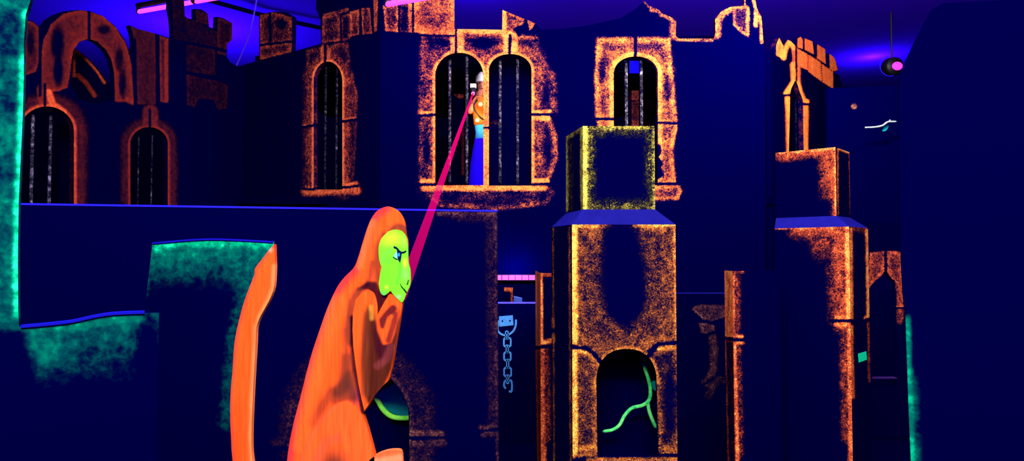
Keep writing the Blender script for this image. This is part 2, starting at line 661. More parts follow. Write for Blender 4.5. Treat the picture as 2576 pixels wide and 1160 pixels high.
bars(r3, P3, [1258, 1302], [150, 150], 464, 0.017, 0.12, 0.43)
bars(r3, P3, [1575, 1613], [152, 150], 464, 0.017, 0.12, 0.5)

# ------------------------------------------------------------------ F2: the wall that runs back to the left of it
P2 = vplane(955, 8.2, 600, 9.5)
r2 = thing('castle_wall', 'castle wall running back left of the front with one slim barred window', 'castle wall', base_of(P2, 780))
wn = arch(789, 861, 155, 205, 477, 2.0, n=14)
out2 = [(955, 85), (955, -22), (797, -22), (795, 22), (806, 48), (808, 110), (734, 131), (736, 42), (716, 30), (690, 29), (652, 36), (652, 152), (600, 167)]
out2 += down(P2, 955, 600)
FS[0] = 0.74
s2 = [
    L(wn, 3, 0.92, 7), L(wn, 10, 0.5, 34),
    E([(774, 128), (872, 108), (878, 150), (864, 200), (826, 152), (790, 190), (788, 316), (762, 318), (772, 200)], 0.5, 16, 0.34, 10),
    E([(863, 180), (884, 180), (898, 240), (896, 296), (863, 300)], 0.55, 14, 0.5, 8),
    L([(764, 317), (788, 312)], 2, 0.75, 6), L([(863, 303), (894, 296)], 2, 0.75, 6), L([(768, 470), (788, 472)], 2, 0.7, 6), L([(864, 468), (896, 462)], 3, 0.85, 7),
    L([(768, 482), (896, 478)], 4, 0.78, 18), L([(818, 124), (819, 152)], 9, 0.7, 10),
    E([(866, 308), (896, 306), (888, 450), (866, 458)], 0.44, 12, 0.36, 8),
    E([(654, 38), (690, 31), (734, 44), (734, 103), (654, 112)], 0.66, 14, 0.52), E([(654, 116), (734, 106), (733, 130), (654, 150)], 0.72, 10, 0.56),
    KB(706, 60, 18, 20, 0.6),
    E([(812, 44), (854, 36), (855, 102), (810, 108)], 0.66, 10, 0.5), E([(860, 40), (879, 34), (879, 98), (861, 102)], 0.6, 6, 0.3),
    E([(881, 30), (903, 24), (903, 86), (881, 92)], 0.78, 9, 0.56), E([(910, 22), (930, 19), (935, 84), (912, 86)], 0.74, 7, 0.46),
    E([(940, -8), (950, -8), (948, 78), (942, 80)], 0.85, 6, 0.7), E([(814, 36), (876, 20), (876, 28), (814, 42)], 0.64, 6, 0.5),
    K([(818, 112), (818, 156)], 1.6), K([(679, 34), (680, 112)], 1.6), K([(652, 114), (736, 104)], 1.4),
    K([(760, 320), (790, 315)], 1.6), K([(861, 306), (900, 300)], 1.6), K([(760, 475), (790, 476)], 1.6), K([(861, 472), (900, 468)], 1.6),
]
MB().panel(P2, out2, [wn], 3.3, s2, 0.06, 0.3).build('side_panel', M['rose'], r2)
bars(r2, P2, [820, 848], [168, 172], 476, 0.013, 0.12, 0.36)

# ------------------------------------------------------------------ F1: ruined wall on the left
P1 = vplane(120, 7.0, 375, 8.1)
r1 = thing('ruined_wall', 'dim red ruined castle wall with a big round arch and broken merlons', 'castle wall', base_of(P1, 300))
hA = arch(50, 186, 268, 330, 600, 2.0)
hB = arch(328, 422, 320, 362, 600, 2.0)
big = [(180, 216)] + [(180, 150), (186, 124), (200, 106), (216, 99), (232, 100), (250, 110), (268, 128), (280, 150), (286, 178), (288, 250), (240, 262), (200, 250)]
out1 = [(-60, 40), (60, 48), (84, 54), (98, 66), (103, 72), (112, 64), (122, 50), (140, 38), (166, 28), (198, 25), (226, 28), (258, 40), (290, 66), (314, 100), (328, 136),
        (334, 130), (338, 112), (334, 84), (327, 64), (345, 72), (390, 84), (437, 99), (434, 50), (428, 20), (430, -20), (462, -14), (465, 40), (472, 46), (492, 50),
        (492, 22), (508, 24), (522, 34), (526, 68), (545, 74), (547, 42), (562, 46), (584, 58), (584, 100), (572, 110), (570, 142), (578, 156), (600, 168), (620, 170)]
out1 += down(P1, -60, 620)
FS[0] = 0.98
s1 = [
    L(hA, 5, 0.86, 8), L(hA, 20, 0.4, 34), L([(110, 226), (114, 262)], 14, 0.62, 10), L([(122, 232), (132, 262), (160, 282)], 6, 0.95, 10),
    L(hB, 4, 0.62, 8), L(hB, 14, 0.36, 26), L([(378, 284), (378, 316)], 16, 0.5, 12),
    E([(62, 52), (84, 56), (97, 68), (99, 150), (90, 180), (60, 190)], 0.6, 14, 0.4),
    E([(103, 230), (103, 150), (110, 100), (130, 60), (160, 35), (200, 26), (221, 29), (222, 98), (200, 104), (184, 126), (179, 160), (170, 220), (150, 228)], 0.66, 16, 0.52),
    E([(228, 30), (260, 42), (292, 70), (316, 110), (330, 160), (336, 256), (290, 256), (287, 180), (280, 148), (266, 124), (244, 104), (228, 100)], 0.62, 16, 0.5),
    E([(328, 66), (392, 84), (392, 262), (346, 262), (343, 120)], 0.4, 12, 0.36), E([(400, 90), (423, 97), (423, 258), (404, 256)], 0.58, 9, 0.4),
    L([(418, 104), (418, 252)], 3, 0.62, 6), L([(322, 250), (334, 256)], 5, 0.66, 8),
    E([(432, -10), (464, -6), (466, 42), (494, 54), (524, 72), (546, 80), (546, 122), (470, 104), (436, 98)], 0.24, 10, 0.23),
    E([(492, 24), (521, 34), (522, 62), (494, 54)], 0.34, 8, 0.32), E([(548, 44), (584, 58), (584, 104), (572, 110), (568, 140), (548, 134)], 0.42, 10, 0.26),
    E([(468, 112), (542, 124), (542, 190), (470, 180)], 0.27, 10, 0.25), E([(470, 188), (540, 202), (572, 214), (570, 270), (548, 274), (540, 250), (500, 246), (488, 268), (472, 262)], 0.30, 10, 0.25, 6),
    KB(145, 110, 22, 60, 0.75), KB(146, 180, 16, 50, 0.8), KB(262, 74, 22, 16, 0.6), KB(300, 150, 14, 40, 0.5), KB(308, 210, 12, 50, 0.6), KB(76, 110, 12, 40, 0.5),
    K([(224, 26), (224, 102)], 2.0), K([(101, 60), (101, 240)], 2.2), K([(339, 100), (340, 270)], 2.0), K([(113, 212), (113, 266)], 1.6), K([(377, 276), (377, 320)], 1.4), K([(396, 80), (398, 262)], 3.5),
    K([(430, 100), (470, 108), (545, 122), (572, 130)], 1.8), K([(465, 182), (545, 200), (580, 212)], 2.2),
]
MB().panel(P1, out1, [hA, hB, big], 3.3, s1, 0.06, 0.3).build('ruin_panel', M['red'], r1)
bars(r1, P1, [83, 128], [290, 292], 600, 0.015, 0.1, 0.55)
bars(r1, P1, [349, 383], [345, 340], 600, 0.008, 0.1, 0.35)

FS[0] = 1.0
# a second arch standing behind the round opening, only its painted rim shows
Pb = vplane(150, 7.9, 320, 7.9)
rb = thing('arch_cutout', 'dark arch cutout with orange painted rim behind the round opening', 'arch', base_of(Pb, 240))
ob = smooth([(170, 110), (196, 128), (222, 150), (246, 178), (266, 206)], 5) + [(300, 240), (300, 300)] + down(Pb, 150, 300) + [(150, 110)]
MB().panel(Pb, ob, [], 4, [L(smooth([(176, 120), (196, 131), (220, 152), (243, 178), (263, 208)], 5), 3, 0.9, 4), E([(172, 124), (189, 128), (190, 192), (172, 200)], 0.95, 5, 0.85),
                           L([(197, 190), (216, 208), (238, 240)], 4, 0.7, 6), K([(181, 124), (179, 196)], 1.0)], 0.05, 0.4).build('arch_board', M['red'], rb)

# ------------------------------------------------------------------ F4: far tower on the right
P4 = vplane(1950, 8.7, 2097, 10.4)
r4 = thing('castle_tower', 'slanted dark tower wall with bright orange merlons and a slit window', 'tower', base_of(P4, 2030))
hs = [(1984, 400)] + smooth([(1988, 240), (1990, 225), (1996, 212), (2001, 203), (2006, 212), (2012, 232), (2019, 250), (2020, 262)], 3) + [(2022, 400)]
out4 = [(1950, 136), (1953, 112), (1960, 95), (1971, 112), (1982, 100), (1990, 104), (2004, 118), (2005, 98), (2014, 92), (2020, 100), (2020, 124), (2024, 122), (2024, 96), (2044, 104), (2048, 136),
        (2054, 140), (2055, 110), (2076, 124), (2078, 160), (2086, 168), (2086, 134), (2100, 146), (2108, 172), (2108, 178), (2098, 182), (2112, 190), (2118, 215)]
out4 += down(P4, 1940, 2122) + [(1940, 160), (1940, 132)]
s4 = [
    E([(1953, 138), (1953, 112), (1960, 96), (1970, 116), (1968, 148)], 0.9, 9, 0.72), L([(1972, 146), (1976, 124), (1986, 104), (1998, 122)], 4, 0.92, 5), L([(1996, 116), (1998, 156)], 3, 0.6, 5),
    E([(2004, 122), (2030, 136), (2031, 176), (2004, 162)], 0.75, 6, 0.72), E([(2034, 138), (2064, 158), (2066, 204), (2034, 180)], 0.75, 6, 0.72), E([(2068, 162), (2095, 182), (2095, 222), (2070, 206)], 0.75, 6, 0.72),
    E([(2006, 98), (2014, 93), (2019, 100), (2019, 122), (2006, 118)], 0.75, 5, 0.72), E([(2024, 97), (2046, 106), (2047, 136), (2025, 124)], 0.75, 6, 0.72),
    E([(2056, 112), (2075, 124), (2077, 160), (2056, 146)], 0.75, 6, 0.72), E([(2087, 136), (2099, 146), (2107, 176), (2096, 178), (2088, 172)], 0.75, 6, 0.72),
    L([(1998, 164), (2000, 198)], 8, 0.85, 6), L([(1997, 206), (1982, 230), (1978, 236)], 5, 1.0, 6), L([(2006, 204), (2014, 232), (2022, 252), (2030, 256)], 3, 0.95, 7), L([(2008, 170), (2008, 210)], 2, 0.7, 9),
    L([(1981, 246), (1985, 300), (1986, 390)], 4, 0.92, 7), L([(2026, 268), (2026, 390)], 5, 0.88, 5), L([(2032, 268), (2032, 330)], 1, 0.5, 5), L([(1978, 250), (1980, 390)], 1, 0.5, 6),
    K([(1970, 240), (1990, 239)], 1.5), K([(2016, 262), (2036, 262)], 1.5), K([(2004, 160), (2004, 204)], 0.8), K([(2003, 88), (2003, 170)], 1.0),
]
MB().panel(P4, out4, [hs], 3.2, s4, 0.06, 0.2).build('tower_panel', M['tower'], r4)
bars(r4, P4, [2001], [210], 398, 0.012, 0.1, 0.2)

# upper storey behind the castle front
struct('floor_upper', MB().box(-3.2, 3.0, 8.62, 13.4, 2.12, 2.2), M['dark'])
struct('ceiling_upper', MB().box(-1.7, 2.9, 8.75, 13.4, 4.02, 4.1).box(-3.3, -1.7, 9.62, 13.4, 4.02, 4.1), M['dark'])

# ------------------------------------------------------------------ partition wall with low arch
PW = vplane(50, 3.5, 1250, 4.0)
rw = thing('partition_wall', 'long dark partition wall behind the monkey with a low stone arch', 'partition', base_of(PW, 800))
fb = floor_py(PW, 900)[1]
harch = arch(770, 1030, 924, 1053, fb - 1, 2.0)
outw = [(-40, 512), (50, 513), (600, 521), (1251, 531)] + down(PW, -40, 1257)
hh = [(770, 1200), (770, 1053)] + harch[2:-2] + [(1030, 1053), (1032, 1200)]
sw = [
    L(hh, 6, 0.52, 16), L(hh, 40, 0.34, 54), L([(1030, 1090), (1110, 1092)], 5, 0.62, 9), L([(1034, 1112), (1112, 1112)], 8, 0.5, 12),
    L([(1104, 536), (1246, 537)], 4, 0.5, 9), L([(1140, 540), (1246, 546)], 4, 0.36, 30), L([(1247, 540), (1251, 1160)], 2, 0.46, 6), L([(1238, 560), (1243, 1080)], 6, 0.32, 26),
    L([(1210, 1076), (1250, 1074)], 3, 0.5, 9), L([(1216, 1092), (1252, 1090)], 4, 0.5, 12), L([(690, 1110), (768, 1110)], 8, 0.36, 12),
    K([(1028, 1103), (1120, 1101)], 2.4), K([(1205, 1086), (1254, 1080)], 2.4), K([(690, 1130), (770, 1130)], 2.5),
]
MB().panel(PW, outw, [harch], 5, sw, 0.05, 0.8).build('wall_panel', M['brown'], rw)
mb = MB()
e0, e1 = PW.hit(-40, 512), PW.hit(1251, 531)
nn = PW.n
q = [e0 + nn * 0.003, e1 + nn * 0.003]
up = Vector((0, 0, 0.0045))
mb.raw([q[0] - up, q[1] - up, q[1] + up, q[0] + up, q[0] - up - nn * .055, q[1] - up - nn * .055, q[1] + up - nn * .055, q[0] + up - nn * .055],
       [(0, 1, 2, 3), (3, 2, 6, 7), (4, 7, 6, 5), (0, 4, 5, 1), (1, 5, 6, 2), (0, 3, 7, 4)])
mb.build('edge_strip', M['edge'], rw)['label'] = 'bright blue strip painted as light on the top edge'

# ------------------------------------------------------------------ near rocks
PR = vplane(0, 1.5, 380, 1.62)
rr = thing('rock_wall', 'teal painted rock cutout with a tall post and a low ledge', 'rock cutout', base_of(PR, 160))
o_ = [(-260, -120), (96, -120), (84, -30), (76, 4), (65, 36), (60, 110), (60, 200), (57, 300), (52, 400), (47, 513), (45, 650), (46, 780), (48, 822)]
o_ += smooth([(48, 822), (110, 818), (180, 810), (240, 797), (290, 790), (340, 788), (400, 788)], 4)[1:]
o_ += down(PR, -260, 400)
edge_ = [(66, 36), (60, 200), (57, 300), (52, 400), (47, 513), (45, 650), (46, 790)]
srock = [
    L(edge_, 6, 0.92, 26), L(edge_, 70, 0.50, 90), B(-60, 300, 160, 700, 0.55),
    L([(60, 826), (180, 818), (290, 800), (350, 796)], 6, 0.62, 40), L([(90, 830), (180, 822), (290, 808), (330, 806)], 20, 0.5, 190),
    KB(24, 90, 60, 90, 0.45), KB(10, 420, 40, 60, 0.35), KB(20, 270, 30, 40, 0.3), KP([(-260, 850), (44, 850), (60, 2000), (-260, 2000)], 30), KB(60, 1000, 40, 200, 0.8), KB(372, 900, 40, 140, 0.9),
]
MB().panel(PR, o_, [], 7, srock, 0.03, 0.5).build('rock_board', M['green'], rr)
PB = vplane(380, 2.2, 690, 2.25)
rk = thing('rock_block', 'square topped teal rock cutout behind the monkey tail', 'rock cutout', base_of(PB, 520))
o_ = [(383, 614)] + smooth([(383, 612), (430, 608), (480, 604), (540, 602), (620, 605), (690, 609)], 3)[1:] + [(676, 700), (640, 800), (622, 950), (618, 1160)]
lowr, lowl = down(PB, 350, 618)
o_ += [lowr, lowl, (356, 1000), (363, 790)]
top_ = [(392, 616), (480, 608), (540, 606), (690, 613)]
sblk = [
    L(top_, 4, 0.84, 40), L(top_, 20, 0.56, 150), L([(600, 640), (640, 720)], 20, 0.5, 60), L([(383, 620), (366, 780)], 1.5, 0.42, 4), L([(610, 760), (588, 900), (572, 1060)], 10, 0.36, 34),
    KB(430, 800, 110, 100, 1.0), KB(480, 830, 90, 100, 0.9),
]
MB().panel(PB, o_, [], 6, sblk, 0.05, 0.0).build('rock_board', M['green'], rk)
PQ = vplane(2262, 1.55, 2600, 1.45)
rq = thing('rock_outcrop', 'near dark rock cutout with a teal painted lower edge beside the far stone arch', 'rock cutout', base_of(PQ, 2450))
o_ = [(2760, -40), (2576, -2), (2372, 8), (2342, 24), (2300, 104), (2263, 186), (2262, 420), (2265, 600), (2272, 740), (2277, 780), (2281, 900), (2286, 1040), (2291, 1160)] + [floor_py(PQ, 2310)] + [floor_py(PQ, 2760)]
MB().panel(PQ, o_, [], 7, [L([(2280, 790), (2284, 900), (2290, 1040), (2296, 1200)], 5, 0.72, 13), L([(2290, 960), (2300, 1200)], 4, 0.4, 34), K([(2270, 600), (2278, 770)], 10, 30)], 0.06, 0.0).build('rock_board', M['green'], rq)

# ------------------------------------------------------------------ the monkey
PM = vplane(700, 1.9, 1040, 1.9)
rm_ = thing('monkey_cutout', 'orange painted monkey cutout with a green face sitting in profile', 'monkey cutout', base_of(PM, 840))
ORG, RED, BRN, PUR, NV = lin('#ee5418'), lin('#dc2a30'), lin('#5c2a1c'), lin('#481838'), lin('#050014')


def colfun(base, layers):
    def f(P):
        C = np.tile(np.array(base, float), (len(P), 1))
        for kind, pts, w, soft, c, k in layers:
            if kind == 'l':
                m = k * sm(1 - (seg_dist(P, pts) - w) / soft)
            elif kind == 'p':
                m = k * np.where(inside(P, pts), 1, sm(1 - seg_dist(P, pts, True) / soft))
            else:
                m = k * sm(1 - np.hypot((P[:, 0] - pts[0]) / w, (P[:, 1] - pts[1]) / soft))
            C = C * (1 - m[:, None]) + np.array(c)[None] * m[:, None]
        return np.maximum(C, 1e-5)
    return f


back = [(967, 521), (945, 534), (928, 563), (913, 608), (899, 654), (888, 676), (865, 699), (845, 728), (822, 779), (802, 836), (785, 887), (771, 938), (754, 1006), (740, 1058), (728, 1115), (722, 1160)]
front = [(1014, 760), (1010, 785), (1004, 824), (996, 870), (987, 927), (979, 956), (962, 973), (945, 993), (930, 1018), (914, 1041), (925, 1075), (936, 1115), (944, 1146), (936, 1240)]
head = [(985, 521), (1004, 533), (1017, 557), (1022, 590), (1026, 616), (1022, 660), (1030, 690), (1028, 716), (1020, 738)]
fy = floor_py(PM, 800)[1]
body = smooth(back[::-1] + head, 3) + front + [(958, 1250), (958, fy), (640, fy), (640, 1420), (690, 1330), (716, 1250)]
layers = [
    ('l', back, 5, 22, RED, 0.85),
    ('l', [(985, 580), (1000, 570), (1014, 574), (1022, 588)], 5, 8, BRN, 0.85), ('l', [(966, 592), (952, 620), (949, 660), (950, 700)], 4, 12, BRN, 0.75),
    ('l', [(936, 660), (930, 700), (924, 716)], 2, 8, BRN, 0.7), ('p', [(902, 728), (924, 712), (946, 712), (956, 742), (1014, 752), (990, 742), (952, 800), (944, 740), (926, 726)], 8, NV and 8, NV, 0.95),
    ('l', [(902, 735), (888, 760), (878, 815), (884, 860)], 6, 12, BRN, 0.8), ('l', [(887, 800), (888, 870), (893, 930), (905, 990), (914, 1036)], 4, 7, NV, 0.95),
    ('l', [(872, 900), (868, 960), (850, 985)], 6, 18, BRN, 0.8), ('b', (876, 970), 34, 44, BRN, 0.95), ('l', [(836, 985), (812, 1020), (786, 1060)], 5, 16, BRN, 0.65), ('b', (892, 1000), 20, 40, PUR, 0.8),
    ('l', [(868, 830), (872, 880)], 2, 10, BRN, 0.6), ('p', [(878, 940), (888, 1000), (866, 1004), (842, 1010), (856, 976)], 14, 16, BRN, 0.75), ('l', [(936, 560), (918, 620), (906, 670)], 2, 14, lin('#ff7028'), 0.6), ('l', [(850, 760), (812, 880), (780, 1000), (756, 1120)], 8, 22, lin('#fa6420'), 0.6),
    ('p', [(640, 1245), (960, 1245), (960, fy), (640, fy)], 30, NV and 30, NV, 0.95),
]
layers = [(k, p, w, (s if not isinstance(s, tuple) else 8), c, kk) for k, p, w, s, c, kk in layers]
MB().panel(PM, body, [], 4.5, [], 0.018, 0, colfun(ORG, layers)).build('body', M['fur'], rm_)
# tail
tl = [(690, 614), (677, 628), (660, 651), (642, 674), (640, 690), (632, 711), (615, 756), (598, 819), (589, 870), (585, 933), (580, 989), (579, 1046), (581, 1098), (585, 1160), (600, 1260), (636, 1340)]
tr = [(690, 1300), (652, 1240), (635, 1160), (632, 1098), (635, 1012), (639, 933), (643, 864), (645, 824), (655, 796), (677, 756), (689, 722), (692, 671)]
tp = smooth(tl, 3) + smooth(tr, 3)
MB().panel(PM, tp, [], 4, [], 0.018, 0, colfun(ORG, [('l', tr, 2, 10, lin('#ff9048'), 0.7), ('l', tl, 2, 8, RED, 0.5), ('b', (680, 628), 10, 12, lin('#ffb080'), 0.6)])).build('tail', M['fur'], rm_)
# arm folded over the chest: heart shaped
arm = smooth([(928, 729), (942, 738), (950, 764), (951, 792)], 4)[:-1] + smooth([(951, 792), (960, 774), (972, 753), (985, 740), (1013, 761)], 4)[:-1] + \
    [(1013, 761), (1010, 785), (1004, 824), (996, 870), (987, 927), (978, 957), (962, 972), (945, 992), (930, 1014), (918, 1033), (911, 1005), (903, 965), (896, 920), (890, 870), (888, 830), (889, 790), (895, 755), (910, 737)]
MAR = lin('#360a18')
al = [
    ('p', [(924, 800), (930, 775), (940, 800), (947, 840), (956, 868), (972, 866), (988, 830), (1000, 786), (1002, 810), (992, 870), (982, 925), (962, 968), (930, 1008), (922, 980), (916, 900)], 8, 14, lin('#38180f'), 0.97),
    ('p', [(950, 812), (958, 850), (968, 870), (984, 850), (978, 895), (962, 905), (950, 880), (946, 840)], 6, 12, MAR, 0.8),
    ('l', [(984, 872), (972, 904), (950, 920)], 3, 12, lin('#74302c'), 0.6),
    ('p', [(968, 776), (990, 770), (1000, 790), (992, 830), (982, 858), (968, 862), (955, 830), (952, 800)], 5, 8, ORG, 0.95),
    ('l', [(990, 776), (976, 790), (964, 806), (966, 818)], 6, 7, MAR, 0.9), ('l', [(996, 790), (988, 826), (978, 856)], 4, 6, lin('#5a1a1c'), 0.85), ('l', [(968, 836), (980, 800), (985, 796)], 2, 5, ORG, 0.9),
    ('l', [(934, 772), (936, 800)], 1, 9, lin('#e8a030'), 0.6), ('l', [(924, 790), (918, 900), (920, 990)], 3, 12, lin('#6c3018'), 0.7),
]
MB().panel(PM, arm, [], 3, [], 0.006, 0, colfun(ORG, al), lift=0.0065).build('arm', M['fur'], rm_)
thigh = smooth([(756, 1165), (765, 1132), (780, 1098), (802, 1063), (831, 1029), (852, 1014), (874, 1009), (896, 1022), (913, 1046), (925, 1075), (936, 1115), (943, 1150)], 4) + [(940, 1235), (760, 1235)]
MB().panel(PM, thigh, [], 3.5, [], 0.006, 0, colfun(lin('#f05a1e'), [('b', (840, 1168), 60, 60, BRN, 0.9), ('l', [(800, 1150), (820, 1110), (850, 1100)], 2, 16, lin('#d85030'), 0.5), ('l', thigh[:20], 1, 8, lin('#ff4c38'), 0.4)]), lift=0.0065).build('thigh', M['fur'], rm_)
foot = smooth([(930, 1156), (950, 1142), (975, 1133), (1000, 1131), (1011, 1136), (1014, 1160), (1016, 1185), (1000, 1205), (940, 1215)], 3)
MB().panel(PM, foot, [], 4, [], 0.02, 0, colfun(lin('#f0622c'), [('l', [(950, 1160), (1008, 1150)], 3, 12, lin('#ffa060'), 0.6)]), lift=0.0065).build('foot', M['fur'], rm_)
# face
face = smooth([(998, 578), (982, 581), (970, 590), (959, 604), (954, 624), (955, 649), (958, 664), (961, 673), (958, 688), (955, 709), (956, 726), (961, 739), (968, 743), (976, 738), (984, 732), (990, 740), (1003, 753), (1014, 760),
               (1024, 737), (1033, 717), (1034, 697), (1033, 678), (1029, 663), (1028, 645), (1027, 618), (1023, 597), (1013, 583)], 3, True)
G0, GY, GG, GT, BK = lin('#68e824'), lin('#b0f02a'), lin('#44d830'), lin('#34d060'), lin('#001428')
fl = [
    ('b', (985, 600), 50, 34, GY, 0.9), ('b', (1018, 610), 14, 24, lin('#90e838'), 0.8), ('b', (1020, 662), 10, 20, lin('#c0d830'), 0.9), ('b', (975, 655), 20, 14, GG, 0.35), ('b', (972, 700), 18, 40, lin('#64e420'), 0.8),
    ('l', [(1008, 665), (1007, 690), (1000, 712)], 1, 6, lin('#38b828'), 0.5), ('b', (974, 722), 8, 8, lin('#c4e830'), 0.8), ('b', (1020, 690), 14, 26, lin('#74e450'), 0.8), ('l', [(962, 738), (970, 741)], 1, 7, lin('#30c850'), 0.7),
    ('l', [(985, 625), (970, 640), (962, 655)], 2, 8, lin('#60e838'), 0.5), ('b', (1004, 746), 10, 8, lin('#90ff90'), 0.6),
]
fo = MB().panel(PM, face, [], 2.2, [], 0.008, 0, colfun(G0, fl), lift=0.0085).build('face', M['face'], rm_)
LZ = 0.0095


def mark(pts, name, hx, lift=LZ, lab=None):
    m = M.setdefault('m' + hx, plain('paint ' + hx, hx, noise=0.02))
    o = MB().panel(PM, pts, [], 3, [], 0.0012, 0, lift=lift).build(name, m, fo)
    if lab:
        o['label'] = lab
    return o


def ribbon(pts, w, n=5):
    pts = smooth(pts, n)
    Lf, Rt = [], []
    for i, p in enumerate(pts):
        a, b = pts[max(i - 1, 0)], pts[min(i + 1, len(pts) - 1)]
        tx, ty = b[0] - a[0], b[1] - a[1]
        l = math.hypot(tx, ty) or 1
        ww = w[min(int(i / n), len(w) - 1)] if hasattr(w, '__len__') else w
        Lf.append((p[0] - ty / l * ww, p[1] + tx / l * ww))
        Rt.append((p[0] + ty / l * ww, p[1] - tx / l * ww))
    return Lf + Rt[::-1]


mark([(991, 645), (996, 637), (1000, 631), (1002, 652)], 'eye_white', '#70e8a8', lab='pale green white of the eye')
mark([(1000, 629), (1006, 633), (1012, 636), (1010, 650), (1008, 661), (1002, 652)], 'eye', '#001030', LZ + 0.0004, 'black eye')
mark([(1005 + 2.8 * math.cos(a * .7), 641 + 5 * math.sin(a * .7)) for a in range(9)], 'iris', '#2090ff', LZ + 0.0018, 'bright blue iris')
mark(ribbon([(992, 621), (1000, 625), (1005, 631), (1011, 635), (1019, 634), (1023, 631)], [2.0, 1.8, 1.8, 1.8, 1.4, 0.6]), 'brow', '#001030', LZ + 0.0008, 'dark angry brow line')
mark(ribbon([(990, 646), (995, 650), (1001, 653)], 0.8), 'eyelid', '#06301c', LZ + 0.0008)
mark(ribbon([(1029, 704), (1026, 715)], [1.0, 1.8]), 'nostril', '#002018', LZ + 0.0008)
mark(ribbon([(1008, 713), (1011, 720), (1018, 728), (1024, 736)], [0.6, 1.0, 1.6, 1.4]), 'mouth', '#002018', LZ + 0.0008, 'thin dark frowning mouth line')

# ------------------------------------------------------------------ near pillar
def pillar(name, label, nk, bd, zt, zn, zb, faces_b, faces_n, mats, hole=None):
    """nk / bd: plan corners of neck and body in order back-left, front-left, front-right, back-right."""
    cx = sum(p[0] for p in bd) / 4
    cy = sum(p[1] for p in bd) / 4
    r = thing(name, label, 'pillar', (cx, cy, 0))
    for nm, cor, z0, z1, strokes, mat in (('body', bd, 0.0, zb, faces_b, mats[0]), ('neck', nk, zn, zt, faces_n, mats[1])):
        mb = MB()
        for i in range(4):
            a, b = cor[i], cor[(i + 1) % 4]
            q = [(*a, z1), (*b, z1), (*b, z0), (*a, z0)]
            if strokes.get(i) is not None:
                hs_ = [hole] if (hole and nm == 'body' and i == 1) else []
                mb.panel(vplane_xy(a, b), [proj(p) for p in q], hs_, 4.0, strokes[i], 0.03 if hs_ else 0, 0.3)
            else:
                mb.raw(q, [(0, 1, 2, 3)])
        mb.raw([(*p, z1) for p in cor], [(0, 1, 2, 3)], 0.5 if nm == 'neck' else 0)
        mb.build(nm, mat, r)
    mb = MB()
    v = [(*p, zb) for p in bd] + [(*p, zn) for p in nk]
    mb.raw(v, [(i, (i + 1) % 4, (i + 1) % 4 + 4, i + 4) for i in range(4)])
    mb.build('cap', M['cap'], r)['label'] = 'sloping cap painted blue for light from above'
    return r


def plan(px, d):
    p = at(px, HORIZON, d)
    return (p.x, p.y)


def zat(px, py, d):
    return at(px, py, d).z


nk = [plan(1424, 4.24), plan(1467, 3.9), plan(1649, 3.9), plan(1638, 4.24)]
bd = [plan(1387, 4.24), plan(1439, 3.9), plan(1700, 3.9), plan(1688, 4.24)]
zt, zn, zb = zat(1560, 317, 3.9), zat(1560, 527, 3.9), zat(1560, 565, 3.9)
nh = arch(1500, 1652, 878, 962, 1150, 2.3, 1503, 1656)
fb = {
    1: [E([(1440, 566), (1700, 562), (1703, 860), (1650, 862), (1620, 885), (1580, 876), (1545, 884), (1510, 905), (1480, 872), (1440, 868)], 0.52, 46, 0.37, 4),
        L([(1442, 570), (1443, 864)], 6, 0.95, 15), L([(1442, 570), (1443, 864)], 10, 0.5, 40), L([(1442, 570), (1696, 566)], 3, 0.8, 8), L([(1697, 566), (1702, 860)], 2, 0.75, 8), L(nh[1:-1], 4, 0.66, 9),
        E([(1440, 878), (1478, 884), (1504, 908), (1500, 960), (1502, 1148), (1442, 1150)], 0.62, 22, 0.36), L([(1442, 880), (1444, 1140)], 6, 0.92, 13), L([(1445, 880), (1476, 887)], 3, 0.85, 8),
        E([(1645, 888), (1704, 868), (1708, 1140), (1658, 1142), (1652, 960), (1636, 908)], 0.55, 20, 0.26), L([(1658, 878), (1700, 873)], 4, 0.7, 8), L([(1445, 1128), (1500, 1128)], 6, 0.6, 9), L([(1662, 1130), (1706, 1130)], 6, 0.5, 9),
        L([(1480, 1156), (1710, 1156)], 4, 0.6, 5),
        KB(1566, 680, 74, 160, 1.0), KB(1574, 740, 66, 110, 1.0), KB(1560, 590, 60, 60, 0.7), KB(1690, 1010, 26, 110, 0.5),
        K([(1436, 872), (1476, 877), (1494, 890), (1512, 912)], 3.2), K([(1706, 862), (1656, 866), (1640, 882), (1628, 900)], 3.2)],
    0: [L([(1391, 576), (1394, 1160)], 1, 0.5, 4), L([(1391, 800), (1393, 862)], 2, 0.62, 5), L([(1432, 572), (1436, 1160)], 1, 0.5, 6), K([(1386, 832), (1394, 832)], 3)],
    2: None,
}
fn = {
    1: [E([(1467, 318), (1649, 317), (1649, 526), (1467, 528)], 0.42, 50, 0.0), L([(1469, 320), (1468, 526)], 5, 0.92, 14), L([(1469, 320), (1468, 526)], 8, 0.48, 40), L([(1469, 322), (1648, 320)], 2, 0.6, 12), L([(1647, 320), (1648, 526)], 1.5, 0.62, 16), L([(1470, 520), (1648, 520)], 2, 0.36, 24)],
    0: [L([(1426, 346), (1426, 530)], 1.5, 0.7, 5), L([(1463, 322), (1464, 528)], 1.5, 0.75, 6), L([(1426, 345), (1466, 320)], 2, 0.6, 12), L([(1432, 360), (1434, 520)], 4, 0.28, 16)],
    2: None,
}
rp = pillar('stone_pillar', 'gold edged square pillar with a narrow neck and an arched niche holding a vine', nk, bd, zt, zn, zb, fb, fn, (M['gold'], M['moss']), nh)

